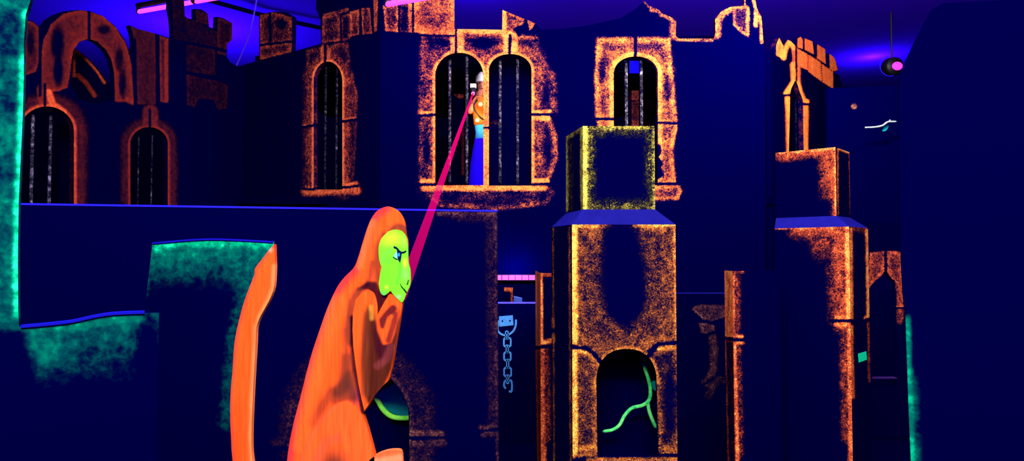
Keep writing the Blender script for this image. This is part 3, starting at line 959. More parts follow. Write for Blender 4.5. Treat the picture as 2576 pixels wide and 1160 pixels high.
# second pillar, turned so a corner faces the front
nk2 = [plan(1954, 4.755), plan(2106, 4.5), plan(2141, 4.72)]
bd2 = [plan(1949, 4.70), plan(2137, 4.4), plan(2185, 4.62)]
for q_ in (nk2, bd2):
    q_.append((q_[0][0] + q_[2][0] - q_[1][0], q_[0][1] + q_[2][1] - q_[1][1]))
zt2, zn2, zb2 = zat(2106, 370, 4.5), zat(2106, 543, 4.5), zat(2137, 570, 4.4)
fb2 = {
    0: [L([(2010, 573), (2134, 572)], 6, 0.60, 46), L([(2126, 576), (2136, 800)], 14, 0.60, 62), B(2070, 620, 60, 70, 0.5), L([(2132, 574), (2136, 800)], 4, 0.94, 12), L([(1955, 573), (2134, 573)], 2, 0.72, 7),
        L([(2104, 800), (2138, 800)], 4, 0.8, 7), L([(2104, 816), (2140, 815)], 4, 0.75, 9), L([(2139, 820), (2142, 1160)], 5, 0.72, 9), L([(2130, 830), (2134, 1100)], 8, 0.4, 24), K([(2090, 808), (2142, 807)], 2.6)],
    1: [L([(2140, 576), (2142, 800)], 3, 0.8, 5), L([(2181, 580), (2184, 796)], 2, 0.9, 6), L([(2142, 820), (2146, 1000)], 2, 0.7, 6), L([(2184, 808), (2187, 960)], 1, 0.5, 6), L([(2178, 800), (2187, 797)], 3, 0.9, 6), L([(2140, 574), (2184, 580)], 3, 0.4, 16), K([(2176, 806), (2190, 800)], 2.2), K([(2136, 808), (2150, 806)], 2.2)],
}
fn2 = {
    0: [L([(1966, 386), (2104, 372)], 8, 0.62, 24), L([(2098, 376), (2102, 480)], 16, 0.62, 44), L([(2100, 480), (2104, 536)], 4, 0.5, 30), KB(2080, 520, 20, 30, 0.6), L([(2103, 374), (2104, 540)], 3, 0.9, 6), L([(1960, 384), (2103, 373)], 3, 0.85, 6), KB(2080, 480, 16, 30, 0.25)],
    1: [L([(2110, 374), (2138, 384)], 2, 0.9, 5), L([(2138, 386), (2142, 540)], 1.5, 0.7, 4), L([(2107, 374), (2108, 540)], 1, 0.8, 3)],
}
rp2 = pillar('stone_pillar', 'ember edged pillar turned corner first with a small green sticker', nk2, bd2, zt2, zn2, zb2, fb2, fn2, (M['ember'], M['ember']))
ps = vplane_xy(bd2[1], bd2[2])
MB().panel(ps, [(2158, 890), (2178, 884), (2180, 905), (2160, 912)], [], 6, [], 0.002, 0, lift=0.003).build('sticker', M['sticker'], rp2)['label'] = 'small glowing green sticker'

# ------------------------------------------------------------------ low posts and walls between the pillars
rpost = thing('stone_post', 'narrow orange edged wall end left of the near pillar', 'wall', (*plan(1375, 4.9), 0))
a0, b0, c0 = plan(1347, 5.6), plan(1360, 4.7), plan(1440, 4.7)
zp = zat(1360, 687, 4.7)
mb = MB()
q = [(*a0, zp), (*b0, zp), (*b0, 0), (*a0, 0)]
mb.panel(vplane_xy(a0, b0), [proj(p) for p in q], [], 3.5, [E([(1346, 680), (1361, 686), (1363, 870), (1348, 870)], 0.9, 9, 0.66), E([(1347, 880), (1362, 880), (1365, 1180), (1352, 1180)], 0.7, 7, 0.42), K([(1340, 876), (1366, 874)], 3)], 0)
q = [(*b0, zp), (*c0, zp), (*c0, 0), (*b0, 0)]
mb.panel(vplane_xy(b0, c0), [proj(p) for p in q], [], 3.5, [L([(1361, 690), (1362, 866)], 3, 0.85, 5), L([(1364, 690), (1390, 691)], 3, 0.6, 7), L([(1366, 862), (1386, 858)], 3, 0.85, 8), L([(1362, 880), (1366, 1180)], 5, 0.66, 9), L([(1368, 880), (1374, 1100)], 8, 0.4, 14), K([(1356, 873), (1392, 870)], 3)], 0)
d0 = (c0[0], a0[1])
mb.raw([(*a0, zp), (*b0, zp), (*c0, zp), (*d0, zp)], [(0, 1, 2, 3)])
mb.raw([(*c0, zp), (*d0, zp), (*d0, 0), (*c0, 0)], [(0, 1, 2, 3)])
mb.raw([(*d0, zp), (*a0, zp), (*a0, 0), (*d0, 0)], [(0, 1, 2, 3)])
mb.build('post_block', M['ember'], rpost)

rlow = thing('low_wall', 'low dark wall with a glowing orange end beside the turned pillar', 'wall', (*plan(1890, 4.4), 0))
a0, b0, c0 = plan(1822, 4.62), plan(1843, 4.38), plan(1962, 4.42)
zp = zat(1843, 682, 4.38)
mb = MB()
q = [(*a0, zp), (*b0, zp), (*b0, 0), (*a0, 0)]
mb.panel(vplane_xy(a0, b0), [proj(p) for p in q], [], 3.5, [E([(1822, 680), (1843, 682), (1846, 848), (1824, 846)], 0.86, 10, 0.74), E([(1824, 856), (1846, 858), (1852, 1180), (1832, 1180)], 0.72, 4, 0.2), K([(1818, 850), (1850, 855)], 3)], 0)
q = [(*b0, zp), (*c0, zp), (*c0, 0), (*b0, 0)]
mb.panel(vplane_xy(b0, c0), [proj(p) for p in q], [], 3.5, [L([(1845, 690), (1846, 846)], 1, 0.7, 8), L([(1852, 700), (1852, 846)], 4, 0.36, 18), L([(1846, 684), (1868, 684)], 2, 0.5, 6), L([(1848, 847), (1866, 847)], 3, 0.85, 5), L([(1848, 862), (1868, 862)], 2, 0.75, 7), L([(1848, 870), (1856, 1180)], 2, 0.75, 9), L([(1854, 880), (1860, 1140)], 5, 0.36, 16), K([(1842, 855), (1880, 856)], 3)], 0)
d0 = (c0[0], a0[1] + 0.02)
mb.raw([(*a0, zp), (*b0, zp), (*c0, zp), (*d0, zp)], [(0, 1, 2, 3)])
mb.raw([(*c0, zp), (*d0, zp), (*d0, 0), (*c0, 0)], [(0, 1, 2, 3)])
mb.raw([(*d0, zp), (*a0, zp), (*a0, 0), (*d0, 0)], [(0, 1, 2, 3)])
mb.build('wall_block', M['ember'], rlow)

# ------------------------------------------------------------------ chain wall in the gap left of the near pillar
PC = vplane(1200, 6.2, 1400, 6.2)
rc = thing('chain_wall', 'dark wall with a pale blue painted chain under a glowing light bar', 'wall', base_of(PC, 1300))
slot = [(1236, 716), (1347, 716), (1347, 762), (1236, 762)]
mb = MB()
mb.panel(PC, [(1190, 560), (1400, 560)] + down(PC, 1190, 1400), [slot], 12, [], 0.05)
mb.build('wall_panel', M['navy'], rc)
mb = MB()
mb.panel(PC, [(1236, 760.5), (1347, 760.5), (1347, 764), (1236, 764)], [], 20, [], 0.06, lift=0.004)
mb.build('edge_strip', plain('pale blue edge colour', '#6464d8'), rc)['label'] = 'bright blue edge under the slot'
mb = MB()
th = 0.006


def rib(pts, w):
    mb.panel(PC, ribbon(pts, w, 4), [], 6, [], th, lift=0.006)


def ring(x0, x1, y0, y1, w):
    def rr_(x0, x1, y0, y1, r):
        p = []
        for cx_, cy_, a0_ in ((x1 - r, y0 + r, -90), (x1 - r, y1 - r, 0), (x0 + r, y1 - r, 90), (x0 + r, y0 + r, 180)):
            for k in range(5):
                a = math.radians(a0_ + 22.5 * k)
                p.append((cx_ + r * math.cos(a), cy_ + r * math.sin(a)))
        return p
    r_ = min(x1 - x0, y1 - y0) * 0.3
    mb.panel(PC, rr_(x0, x1, y0, y1, r_), [rr_(x0 + w, x1 - w, y0 + w, y1 - w, r_ * 0.6)], 6, [], th, lift=0.006)


dots = [[(cx_ + 2.2 * math.cos(k), cy_ + 2.8 * math.sin(k)) for k in (0, 1.05, 2.1, 3.14, 4.2, 5.24)] for cx_, cy_ in ((1264, 808), (1283, 807))]
mb.panel(PC, [(1255, 796), (1290, 793), (1292, 818), (1256, 822)], dots, 6, [], th, lift=0.006)
rib([(1254, 806), (1252, 830), (1262, 841), (1276, 843), (1290, 834), (1297, 820), (1298, 804)], 2.4)
ring(1270.5, 1279.5, 832, 854, 2.6)
ring(1265.5, 1287, 848, 874, 4.2)
ring(1272, 1280, 867, 889, 2.6)
ring(1266, 1287, 884, 909, 4.2)
ring(1273, 1281, 903, 928, 2.6)
ring(1266, 1288, 923, 949, 4.2)
ring(1273, 1281, 942, 966, 2.6)
rib([(1272, 978), (1268, 970), (1270, 959), (1279, 957), (1287, 960), (1287, 984), (1280, 984)], 2.4)
mb.build('painted_chain', M['chain'], rc)['label'] = 'pale blue painted chain hanging from a plate'
# light bar above the slot
rl = thing('light_bar', 'glowing violet blacklight bar over the slot above the painted chain', 'light', tuple(PC.hit(1297, 697) + PC.n * 0.05))
mb = MB()
pa, pb = PC.hit(1240, 692), PC.hit(1350, 704)
yf = pa.y
mb.box(pa.x, pb.x, yf - 0.06, yf - 0.004, pb.z - 0.008, pa.z + 0.006)
mb.build('housing', M['black'], rl)
n = 6
for k in range(n):
    x0 = PC.hit(1246, 697).x + (PC.hit(1346, 697).x - PC.hit(1246, 697).x) * k / n
    w = (PC.hit(1346, 697).x - PC.hit(1246, 697).x) / n
    MB().box(x0 + 0.003, x0 + w - 0.003, yf - 0.072, yf - 0.06, pb.z, pa.z).build('lamp_segment', M['bar_glow'], rl)
# things glimpsed in the slot
o = MB()
Pz = vplane(1260, 7.4, 1330, 7.4)
o.panel(Pz, [(1268, 724), (1290, 724), (1291, 780), (1268, 780)] , [], 4, [L([(1270, 727), (1288, 727)], 3, 0.8, 8), L([(1288, 727), (1289, 760)], 2, 0.6, 5)], 0.15, 0.5)
zl = Pz.hit(1268, 780).z
x0, x1 = Pz.hit(1268, 780).x, Pz.hit(1291, 780).x
o.box(x0 + .005, x1 - .005, 7.41, 7.54, 0, zl + 0.01)
tag(o.build('stone_stub', M['ember']), 'small orange topped stub seen through the slot over the chain', 'stone')
o = MB()
pp = [Pz.hit(1291, 746), Pz.hit(1312, 751), Pz.hit(1312, 790), Pz.hit(1291, 790)]
pp = [p + Vector((0.006, 0, 0)) for p in pp]
pp[2].z = pp[3].z = 0
o.raw([*pp, *[p + Vector((0, .12, 0)) for p in pp]], [(0, 1, 2, 3), (4, 7, 6, 5), (0, 4, 5, 1), (1, 5, 6, 2), (3, 2, 6, 7), (0, 3, 7, 4)])
tag(o.build('sloped_board', plain('pale blue board', '#5078c8')), 'pale blue sloped board seen through the slot over the chain', 'board')

# wall with painted stones in the gap right of the near pillar
PS = vplane(1690, 5.6, 1860, 5.6)
rs = thing('stone_wall', 'dark wall with faint painted stones right of the near pillar', 'wall', base_of(PS, 1775))
ss = [
    E([(1742, 776), (1760, 768), (1822, 770), (1824, 800), (1802, 810), (1770, 804)], 0.62, 12, 0.46, 6), E([(1760, 815), (1776, 812), (1794, 820), (1798, 834), (1782, 840), (1766, 836)], 0.62, 10, 0.5, 6),
    L([(1792, 846), (1796, 880), (1794, 930), (1786, 950), (1774, 962)], 4, 0.6, 14), L([(1820, 956), (1806, 956), (1792, 974), (1782, 996)], 6, 0.46, 8), L([(1743, 778), (1770, 802)], 1, 0.8, 4), K([(1742, 784), (1764, 808), (1792, 812), (1824, 802)], 2.4),
    K([(1780, 842), (1800, 834)], 1.6), K([(1770, 968), (1796, 950)], 1.8),
]
MB().panel(PS, [(1690, 738), (1870, 739)] + down(PS, 1690, 1870), [], 4, ss, 0.05).build('wall_panel', M['brown'], rs)
e0, e1 = PS.hit(1690, 738), PS.hit(1870, 739)
MB().box(e0.x, e1.x, e0.y - 0.003, e0.y + 0.05, e1.z, e1.z + 0.006).build('edge_strip', M['cap'], rs)['label'] = 'dim blue strip painted as light on the top edge'

# stone arch at the far right
PA = vplane(2150, 6.4, 2330, 6.4)
ra = thing('stone_arch', 'dim orange pointed stone arch between the turned pillar and the near rock', 'arch', base_of(PA, 2240))
ha = [(2194, 970), (2194, 716)] + smooth([(2194, 716), (2204, 704), (2216, 698), (2224, 690), (2228, 676), (2232, 690), (2240, 699), (2252, 706)], 3)[1:] + [(2254, 770), (2256, 970)]
sa = [
    E([(2188, 636), (2224, 632), (2224, 684), (2212, 698), (2196, 712), (2186, 724)], 0.72, 12, 0.5), E([(2232, 632), (2266, 634), (2272, 760), (2258, 720), (2240, 696), (2233, 684)], 0.7, 12, 0.5),
    L([(2260, 716), (2264, 770)], 5, 0.55, 7), L([(2264, 784), (2262, 806)], 5, 0.5, 14), L([(2256, 772), (2272, 770)], 1, 0.7, 5), K([(2228, 628), (2228, 684)], 1.8), K([(2252, 776), (2280, 774)], 1.4),
]
MB().panel(PA, [(2150, 560), (2330, 560)] + down(PA, 2150, 2330), [ha], 4, sa, 0.05, 0.3).build('arch_panel', M['rose'], ra)
e0, e1 = PA.hit(2194, 949), PA.hit(2256, 953)
MB().box(e0.x, e1.x, e0.y - 0.004, e0.y + 0.05, e1.z, e1.z + 0.01).build('ledge', plain('dull violet ledge', '#3a2058'), ra)

# ------------------------------------------------------------------ vines and branches
def vine(name, label, D, paths, leaves, mat, cat='vine', hang=None):
    r = thing(name, label, cat, tuple(at(*paths[0][0][0], D)))
    for pts, rad in paths:
        p3 = smooth([at(x, y, D) for x, y in pts], 6)
        rr2 = [rad * (0.75 + 0.35 * math.sin(math.pi * (0.15 + 0.7 * i / len(p3)))) for i in range(len(p3))]
        rr2[-1] *= 0.4
        MB().tube(p3, rr2, 10, amt=0.55).build('stem', mat, r, True)
    for pts in leaves:
        pl = Plane(at(*pts[0], D + 0.03), (0.05, -1, 0.05))
        m_ = MB()
        cen = np.mean(np.array(pts), 0)
        m_.panel(pl, smooth(pts, 4, True), [], 4, [], 0.004)
        m_.build('leaf', M['leaf'], r)
    return r


vine('vine', 'forked green vine hanging inside the arched niche of the near pillar', 4.1,
     [([(1616, 870), (1620, 893), (1622, 926), (1630, 950), (1636, 980), (1633, 1006), (1616, 1020), (1590, 1027), (1572, 1045), (1558, 1070), (1540, 1082), (1516, 1086)], 0.0095),
      ([(1630, 1006), (1632, 1030), (1640, 1054), (1651, 1078)], 0.0095)],
     [[(1543, 886), (1556, 878), (1576, 876), (1568, 890), (1552, 900), (1545, 902)], [(1638, 964), (1646, 958), (1660, 962), (1656, 984), (1644, 980)]], M['vine'])
vine('vine', 'short green vine with a teal leaf in the low arch behind the monkey', 4.23,
     [([(930, 985), (950, 1008), (962, 1028), (980, 1045), (1004, 1052), (1050, 1051)], 0.014)],
     [[(940, 1000), (955, 985), (985, 970), (1006, 956), (1040, 985), (1050, 1020), (1045, 1042), (1004, 1045), (978, 1034), (955, 1018)]], M['vine_pale'])
PV = vplane(700, 4.2, 1120, 4.32)
tag(MB().panel(PV, [(700, 880), (1120, 880)] + down(PV, 700, 1120), [], 30, [], 0.03).build('backing_board', M['navy']), 'dark board behind the low stone arch', 'board')
br = vine('branch', 'pale twig with a teal leaf hanging right of the far tower', 8.6, [([(2176, 321), (2200, 320), (2220, 316), (2234, 307), (2256, 306)], 0.011), ([(2236, 306), (2240, 301)], 0.007)], [[(2220, 330), (2224, 320), (2236, 315), (2230, 328)]], M['pale'], 'branch')
vine('branch', 'thin dim twig seen through the left double window', 15.27, [([(1092, 205), (1104, 228), (1116, 248), (1130, 262)], 0.012), ([(1118, 250), (1120, 236)], 0.008)], [[(1106, 258), (1112, 254), (1120, 256), (1118, 264), (1109, 264)]], plain('dull twig', '#40386a'), 'branch')

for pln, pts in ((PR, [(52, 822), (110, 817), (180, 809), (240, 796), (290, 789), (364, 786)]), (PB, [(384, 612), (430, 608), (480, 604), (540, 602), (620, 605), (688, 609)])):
    MB().panel(pln, ribbon(pts, 2.2 if pln is PB else 3.2), [], 8, [], 0.03, lift=0.004).build('edge_strip', M['rim'], rr if pln is PR else rk)['label'] = 'dim blue strip painted as light on the top edge'
# dark wall the right hand twig hangs on
PT = vplane(2110, 8.8, 2330, 8.8)
o = MB().panel(PT, [(2080, 222), (2400, 210)] + down(PT, 2080, 2400), [], 6, [E([(2141, 266), (2150, 262), (2158, 267), (2154, 274), (2144, 274)], 0.9, 6, 0.85, 3)], 0.06)
o = o.build('back_partition', M['brown'])
tag(o, 'dark partition behind the pale twig with one small pinkish paint mark', 'partition')

# stones inside the castle, glimpsed through the bars
def block(name, label, cat, D, outline, strokes, mat, zb, thick=0.25):
    pl = vplane(outline[0][0], D, outline[0][0] + 50, D + 0.02)
    p = pl.hit(*outline[0])
    r = MB()
    lo = min(q[0] for q in outline), max(q[0] for q in outline)
    zpy = proj(Vector((p.x, p.y, zb)))[1]
    r.panel(pl, outline + [(lo[1], zpy), (lo[0], zpy)], [], 3, strokes, thick, 0.4)
    return tag(r.build(name, mat), label, cat)


block('stone_merlon', 'dim orange angled block seen through the left double window', 'stone', 11.5, [(1139, 204), (1151, 212), (1166, 224)], [E([(1139, 206), (1152, 214), (1152, 246), (1142, 238)], 0.5, 6, 0.44), E([(1153, 214), (1167, 224), (1167, 246), (1153, 248)], 0.7, 8, 0.55)], M['rose'], 2.2)
block('stone_slab', 'faint purple slab above the angled block behind the bars', 'stone', 12.4, [(1138, 170), (1147, 176)], [E([(1138, 170), (1148, 176), (1148, 210), (1138, 204)], 0.42, 6, 0.36)], M['red'], 2.2)
block('stone_column', 'pinkish stone column seen through the bars of the single window', 'stone', 11.0, [(1589, 228), (1607, 228)], [E([(1589, 228), (1607, 228), (1607, 250), (1589, 252)], 0.75, 7, 0.62), E([(1589, 257), (1607, 254), (1607, 320), (1590, 320)], 0.62, 7, 0.5)], M['rose'], 2.2)
block('stone_slab', 'dull brown slab beside the pinkish column in the single window', 'stone', 11.6, [(1618, 250), (1645, 252)], [E([(1618, 250), (1645, 252), (1645, 330), (1618, 330)], 0.4, 8, 0.36)], M['red'], 2.2)
block('stone_slab', 'narrow brown slab beside the blue skirted player behind the bars', 'stone', 11.3, [(1161, 322), (1168, 322)], [E([(1160, 322), (1168, 322), (1168, 440), (1160, 440)], 0.45, 4, 0.4)], M['red'], 2.2)
block('ceiling_glow_board', 'added blue board standing in for lit ceiling high behind the bars of the single window', 'board', 9.55, [(1585, 150), (1608, 150)], [], plain('blue board', '#3020ff'), 3.86, 0.03)  # board added in place of a glimpse of the blue lit ceiling
PK = vplane(1226, 8.75, 1345, 8.75)
tag(MB().panel(PK, [(1225, 120), (1345, 120), (1345, 492), (1225, 492)], [], 5, [L([(1225, 308), (1256, 308)], 3, 0.4, 8), K([(1225, 318), (1260, 318)], 2)], 0.03).build('backing_board', M['brown']), 'dark board closing the right half of the double window behind its bars', 'board')

# ------------------------------------------------------------------ player behind the bars
DP = 9.9
base = at(1213, 480, DP)
px0, pz0 = base.x, 2.2
pr = thing('person', 'player in white cap, orange lit vest and long blue skirt aiming a phaser', 'person', (px0, DP, pz0))


def skin_mesh(name, joints, edges, mat, parent, root=0, sub=2):
    me = bpy.data.meshes.new(name)
    o = bpy.data.objects.new(name, me)
    col.objects.link(o)
    me.from_pydata([j[0] for j in joints], edges, [])
    me.materials.append(mat)
    o.parent = parent
    sk = o.modifiers.new('Skin', 'SKIN')
    sk.use_smooth_shade = True
    for i, j in enumerate(joints):
        v = me.skin_vertices[0].data[i]
        v.radius = (j[1], j[1] * (j[2] if len(j) > 2 else 1))
        v.use_root = (i == root)
    ss_ = o.modifiers.new('Sub', 'SUBSURF')
    ss_.levels = ss_.render_levels = sub
    return o


# facing -Y; the phaser is raised before the face
J = [((0, 0, .92), .055, .9), ((0, 0, 1.08), .06, .9), ((0, .01, 1.26), .10, .75), ((0, .015, 1.40), .075, .8), ((0, .01, 1.48), .05), ((0, -.005, 1.56), .075), ((0, -.01, 1.66), .062),
     ((-.13, .01, 1.385), .05), ((-.165, -.1, 1.20), .042), ((-.07, -.25, 1.36), .034), ((-.045, -.29, 1.40), .03),
     ((.13, .01, 1.385), .05), ((.165, -.08, 1.2), .042), ((.08, -.25, 1.35), .034), ((.05, -.29, 1.39), .03),
     ((-.035, 0, .78), .05), ((-.06, .0, .48), .05), ((-.06, .01, .10), .036), ((-.065, -.11, .04), .034),
     ((.035, 0, .78), .05), ((.06, .0, .48), .05), ((.06, .01, .10), .036), ((.065, -.11, .04), .034)]
Eg = [(0, 1), (1, 2), (2, 3), (3, 4), (4, 5), (5, 6), (3, 7), (7, 8), (8, 9), (9, 10), (3, 11), (11, 12), (12, 13), (13, 14), (0, 15), (15, 16), (16, 17), (17, 18), (0, 19), (19, 20), (20, 21), (21, 22)]
bo = skin_mesh('body', J, Eg, M['skin'], pr)
for sgn in (-1, 1):                      # fingers curled round the grip, thumb over the side
    hx, hy, hz = sgn * .045, -.295, 1.40
    for k in range(4):
        z = hz + .022 - .019 * k
        f_ = [((hx, hy, z), .009), ((hx + sgn * .012, hy - .035, z), .0085), ((hx - sgn * .012, hy - .055, z - .002), .008), ((hx - sgn * .034, hy - .045, z - .004), .007)]
        skin_mesh('finger', f_, [(0, 1), (1, 2), (2, 3)], M['skin'], bo, sub=1)
    f_ = [((hx, hy + .005, hz + .02), .011), ((hx - sgn * .01, hy - .025, hz + .042), .009), ((hx - sgn * .02, hy - .052, hz + .046), .008)]
    skin_mesh('thumb', f_, [(0, 1), (1, 2)], M['skin'], bo, sub=1)
wp = lambda x, y, z: (px0 + x, DP + y, pz0 + z)
# face details
for s_ in (-1, 1):
    MB().ball(wp(s_ * .03, -.072, 1.60), .011).build('eye', M['black'], bo, True)
m_ = MB(); m_.ball(wp(0, -.088, 1.565), .012, .02, .024); m_.build('nose', M['skin'], bo, True)
m_ = MB(); m_.ball(wp(0, -.078, 1.525), .024, .008, .006); m_.build('mouth', plain('lips', '#8c3838'), bo, True)
for s_ in (-1, 1):
    MB().ball(wp(s_ * .078, .0, 1.58), .012, .02, .03).build('ear', M['skin'], bo, True)
m_ = MB(); m_.lathe([(.088, 1.62), (.09, 1.66), (.084, 1.71), (.06, 1.748), (.02, 1.762)], wp(0, 0, 0), 20, 1, 1.1)
m_.raw([wp(-.08, -.06, 1.632), wp(.08, -.06, 1.632), wp(.065, -.15, 1.62), (px0, DP - .17, pz0 + 1.618), wp(-.065, -.15, 1.62), wp(-.08, -.06, 1.622), wp(.08, -.06, 1.622), wp(.065, -.15, 1.611), (px0, DP - .17, pz0 + 1.609), wp(-.065, -.15, 1.611)],
       [(0, 1, 2, 3, 4), (9, 8, 7, 6, 5), (1, 6, 7, 2), (2, 7, 8, 3), (3, 8, 9, 4), (4, 9, 5, 0)])
m_.build('cap', M['white'], pr, True)
m_ = MB(); m_.lathe([(.112, 1.05), (.12, 1.14), (.137, 1.28), (.132, 1.37), (.085, 1.43), (.058, 1.46)], wp(0, .005, 0), 24, 1, .8)
m_.build('vest', M['vest'], pr, True)
m_ = MB(); m_.lathe([(.10, .84), (.088, .95), (.105, 1.07)], wp(0, .005, 0), 24, 1, .85)
m_.build('shirt', M['cyan_cloth'], pr, True)
m_ = MB(); m_.lathe([(.178, .06), (.178, .2), (.172, .36), (.155, .55), (.125, .74), (.104, .85), (.10, .87)], wp(0, .005, 0), 28, 1, .85)
m_.build('skirt', M['blue_cloth'], pr, True)
for x, z in ((-.06, 1.10), (-.02, 1.31)):
    m_ = MB(); m_.ball(wp(x, -.108, z), .026, .016, .026); m_.build('vest_lamp', M['vest_glow'], pr, True)
m_ = MB(); m_.tube(smooth([wp(-.05 + .0, -.30, 1.33), wp(-.10, -.24, 1.24), wp(-.02, -.22, 1.12), wp(.06, -.16, 1.08)], 8), .010, 8); m_.build('coiled_cable', M['black'], pr, True)
# phaser in the hands
muz = at(1190, 235, DP - 0.42)
rph = thing('phaser', 'dark phaser held up by the player with a red laser at its muzzle', 'phaser', tuple(muz + Vector((0, .2, 0))))
aim = at(1008, 745, 1.925)
dv = (aim - muz).normalized()
MB().tube([muz - dv * .0, muz - dv * .02, muz - dv * .10, muz - dv * .26], [.03, .036, .036, .042], 16).build('barrel', M['black'], rph, True)
b_ = muz - dv * .22
MB().box(b_.x - .032, b_.x + .032, b_.y - .06, b_.y + .14, b_.z - .02, b_.z + .055).build('receiver', plain('dark grey plastic', '#24202c'), rph)
MB().box(b_.x - .017, b_.x + .017, b_.y - .02, b_.y + .04, b_.z - .15, b_.z - .018).build('grip', M['black'], rph)
MB().box(b_.x - .035, b_.x + .035, b_.y - .10, b_.y + .0, b_.z + .05, b_.z + .09).build('top_lamp', glow('white lamp glow', '#ffe8f4', 3.0), rph)
MB().tube([muz - dv * .002, muz + dv * .012], .022, 14).build('muzzle_lens', glow('muzzle glow', '#ff40a0', 8.0), rph)
# laser beam
m, nt, b = newmat('laser beam')
em = node(nt, 'ShaderNodeEmission')
em.inputs['Color'].default_value = (*lin('#ff0880'), 1)
tr_ = node(nt, 'ShaderNodeBsdfTransparent')
mxs = node(nt, 'ShaderNodeMixShader')
pa_ = node(nt, 'ShaderNodeAttribute', attribute_name='paint').outputs['Fac']
nt.links.new(pa_, mxs.inputs['Fac'])
nt.links.new(tr_.outputs[0], mxs.inputs[1])
nt.links.new(em.outputs[0], mxs.inputs[2])
nt.links.new(mxs.outputs[0], nt.nodes['Material Output'].inputs['Surface'])
m_ = MB()
N = 40
bp_ = [muz.lerp(aim, k / N) for k in range(N + 1)]
rad = [.010 + .006 * (k / N) for k in range(N + 1)]
m_.tube(bp_, rad, 14, False)
m_.A = [0.97 if k < 12 else 0.97 - 0.72 * ((k - 12) / (N - 12)) ** 1.0 for k in range(N + 1) for _ in range(14)]
tag(m_.build('laser_beam', m, None, True), 'red pink laser beam slanting down from the phaser behind the monkey', 'laser beam')

# ------------------------------------------------------------------ lamps and things under the ceiling
def tube_lamp(label, a, b, n, r=0.022):
    a, b = Vector(a), Vector(b)
    rt = thing('tube_light', label, 'light', tuple((a + b) / 2), None)
    d = b - a
    u = d.normalized()
    top = Vector((0, 0, .075))
    MB().tube([a + top, b + top], .03, 8).build('batten', M['black'], rt)
    for k in range(n):
        p, q = a + d * ((k + .02) / n), a + d * ((k + .98) / n)
        MB().tube([p, p + u * .02, q - u * .02, q], [r * .8, r, r, r * .8], 14).build('tube', M['tube'], rt, True)
        for e, s_ in ((p, 1), (q, -1)):
            MB().tube([e - u * .012 * s_, e + u * .004 * s_, e + u * .004 * s_ + Vector((0, 0, .06))], r * 1.0, 8).build('lamp_holder', M['black'], rt)
    for t in (.2, .8):
        p = a + d * t
        MB().tube([p + Vector((0, 0, .09)), (p.x, p.y, ZC)], .006, 6).build('hanger', M['black'], rt)
    return rt


ta, tb = at(345, 30, 8.86), at(640, -22, 8.36)
tube_lamp('glowing violet tube light above the ruined wall at upper left', ta, tb, 2, .026)
tc_, td = at(966, 12, 7.75), at(1290, -46, 7.0)
tube_lamp('glowing violet tube light in front of the castle parapet', tc_, td, 1, .030)
# round spot at the right
cR = at(2252, 168, 10.6)
rt = thing('spot_light', 'round ceiling spot with a glowing magenta lens at the right', 'light', tuple(cR))
m_ = MB()
m_.tube([cR + Vector((-.02, .16, .03)), cR + Vector((-.02, .10, .02)), cR + Vector((-.02, -.02, .0)), cR + Vector((-.02, -.05, 0))], [.06, .13, .13, .11], 20)
m_.build('housing', M['black'], rt, True)
m_ = MB(); m_.ball(cR + Vector((.0, -.06, -.005)), .075, .03, .06); m_.build('lens', M['lens'], rt, True)
m_ = MB(); th_ = [cR + Vector((-.09 + .14 * math.cos(a * .3), -.03, .0 + .14 * math.sin(a * .3))) for a in range(6, 18)]
m_.tube(th_, .006, 6); m_.build('rim', M['edge'], rt, True)
m_ = MB(); m_.tube([cR + Vector((-.02, .05, .12)), (cR.x - .02, cR.y + .05, ZC)], .012, 8); m_.build('bracket', M['black'], rt)
# hanging cable and pipe over the ruined wall
m_ = MB(); pts = [at(646, -4, 10.0), at(640, 30, 10.0), at(626, 90, 10.0), at(606, 140, 10.0), at(590, 175, 10.0)]
m_.tube(smooth(pts, 6), .011, 8)
tag(m_.build('cable', plain('violet cable', '#5a30ff'), None, True), 'thin violet cable hanging left of the first square merlon', 'cable')
m_ = MB(); m_.tube([at(480, -12, 9.6), at(652, 36, 10.5), at(760, 60, 10.9), at(830, 75, 11.1)], .03, 10)
tag(m_.build('pipe', M['dark'], None, True), 'dark pipe sloping under the blue ceiling at upper left', 'pipe')

# ------------------------------------------------------------------ light
def area(name, loc, target, sx, sy, e, c):
    d = bpy.data.lights.new(name, 'AREA')
    d.shape = 'RECTANGLE'
    d.size, d.size_y = sx, sy
    d.energy = e
    d.color = c
    o = bpy.data.objects.new(name, d)
    col.objects.link(o)
    o.location = loc
    o.rotation_euler = (Vector(target) - Vector(loc)).to_track_quat('-Z', 'Y').to_euler()
    return o


def point(name, loc, e, c, r=0.08):
    d = bpy.data.lights.new(name, 'POINT')
    d.energy, d.color, d.shadow_soft_size = e, c, r
    o = bpy.data.objects.new(name, d)
    col.objects.link(o)
    o.location = loc
    return o


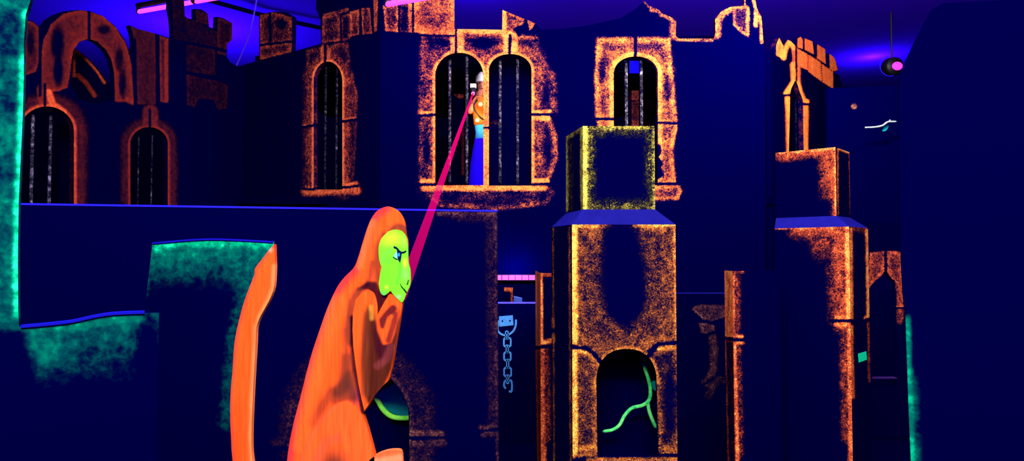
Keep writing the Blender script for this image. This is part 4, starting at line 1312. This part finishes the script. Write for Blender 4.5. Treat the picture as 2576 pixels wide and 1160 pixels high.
UV = (1.0, 0.84, 0.88)
area('ceiling lamp over the entrance', (-0.3, -1.2, 4.2), (0, 3, 1.2), 3.5, 0.5, 560, UV)
area('ceiling lamp over the pillars', (0.9, 2.0, 4.3), (0.9, 4.2, 1.0), 1.6, 0.4, 170, UV)
area('ceiling lamp before the castle', (0.3, 5.6, 4.45), (0.2, 8.4, 2.9), 2.2, 0.3, 165, UV)
area('ceiling lamp before the tower', (2.9, 6.6, 4.6), (3.2, 9.4, 3.1), 0.8, 0.3, 270, UV)
VIO = (0.32, 0.12, 1.0)
point('tube light glow', (-4.7, 11.3, 4.35), 230, VIO, 0.3)
point('parapet tube glow', (Vector(tc_) + Vector(td)) / 2 + Vector((0, -0.05, -0.1)), 60, (1.0, 0.36, 0.9), 0.2)
point('parapet back glow', (-0.6, 9.6, 4.6), 13, VIO, 0.2)
point('castle room fill', (0.3, 9.05, 3.85), 60, UV, 0.1)  # added fill to brighten the castle interior, no lamp stands there
point('castle room blue fill', (0.8, 9.1, 3.85), 90, (0.05, 0.02, 1.0), 0.1)  # added blue fill lifting the black interior behind the windows
point('spot glow', at(2195, 170, 13.0), 60, VIO, 0.15)
point('light bar glow', PC.hit(1297, 676) + PC.n * 0.16, 9, (0.2, 0.08, 1.0), 0.05)
point('vest lamp light', (px0 - .1, DP - .32, pz0 + 1.12), 7, (1.0, 0.5, 0.2), 0.04)
area('blue ambient fill', (0, 3.5, 4.9), (0, 4.5, 0), 9, 6, 420, (0.0, 0.0, 1.0))  # added ambient fill to lift the dark boards, not a fixture
area('blue ambient fill at the entrance', (0, -2.6, 3.4), (0, 6, 2.6), 7, 1.5, 170, (0.0, 0.0, 1.0))  # second added blue fill, facing forward from behind the camera

w = bpy.data.worlds.new('world')
sc.world = w
w.use_nodes = True
w.node_tree.nodes['Background'].inputs['Color'].default_value = (0.0, 0.0, 0.02, 1)
w.node_tree.nodes['Background'].inputs['Strength'].default_value = 1.0
vs = sc.view_settings
vs.view_transform = 'Standard'
vs.look = 'None'
vs.gamma = 1.0
vs.exposure = 0.0
vs.use_curve_mapping = False
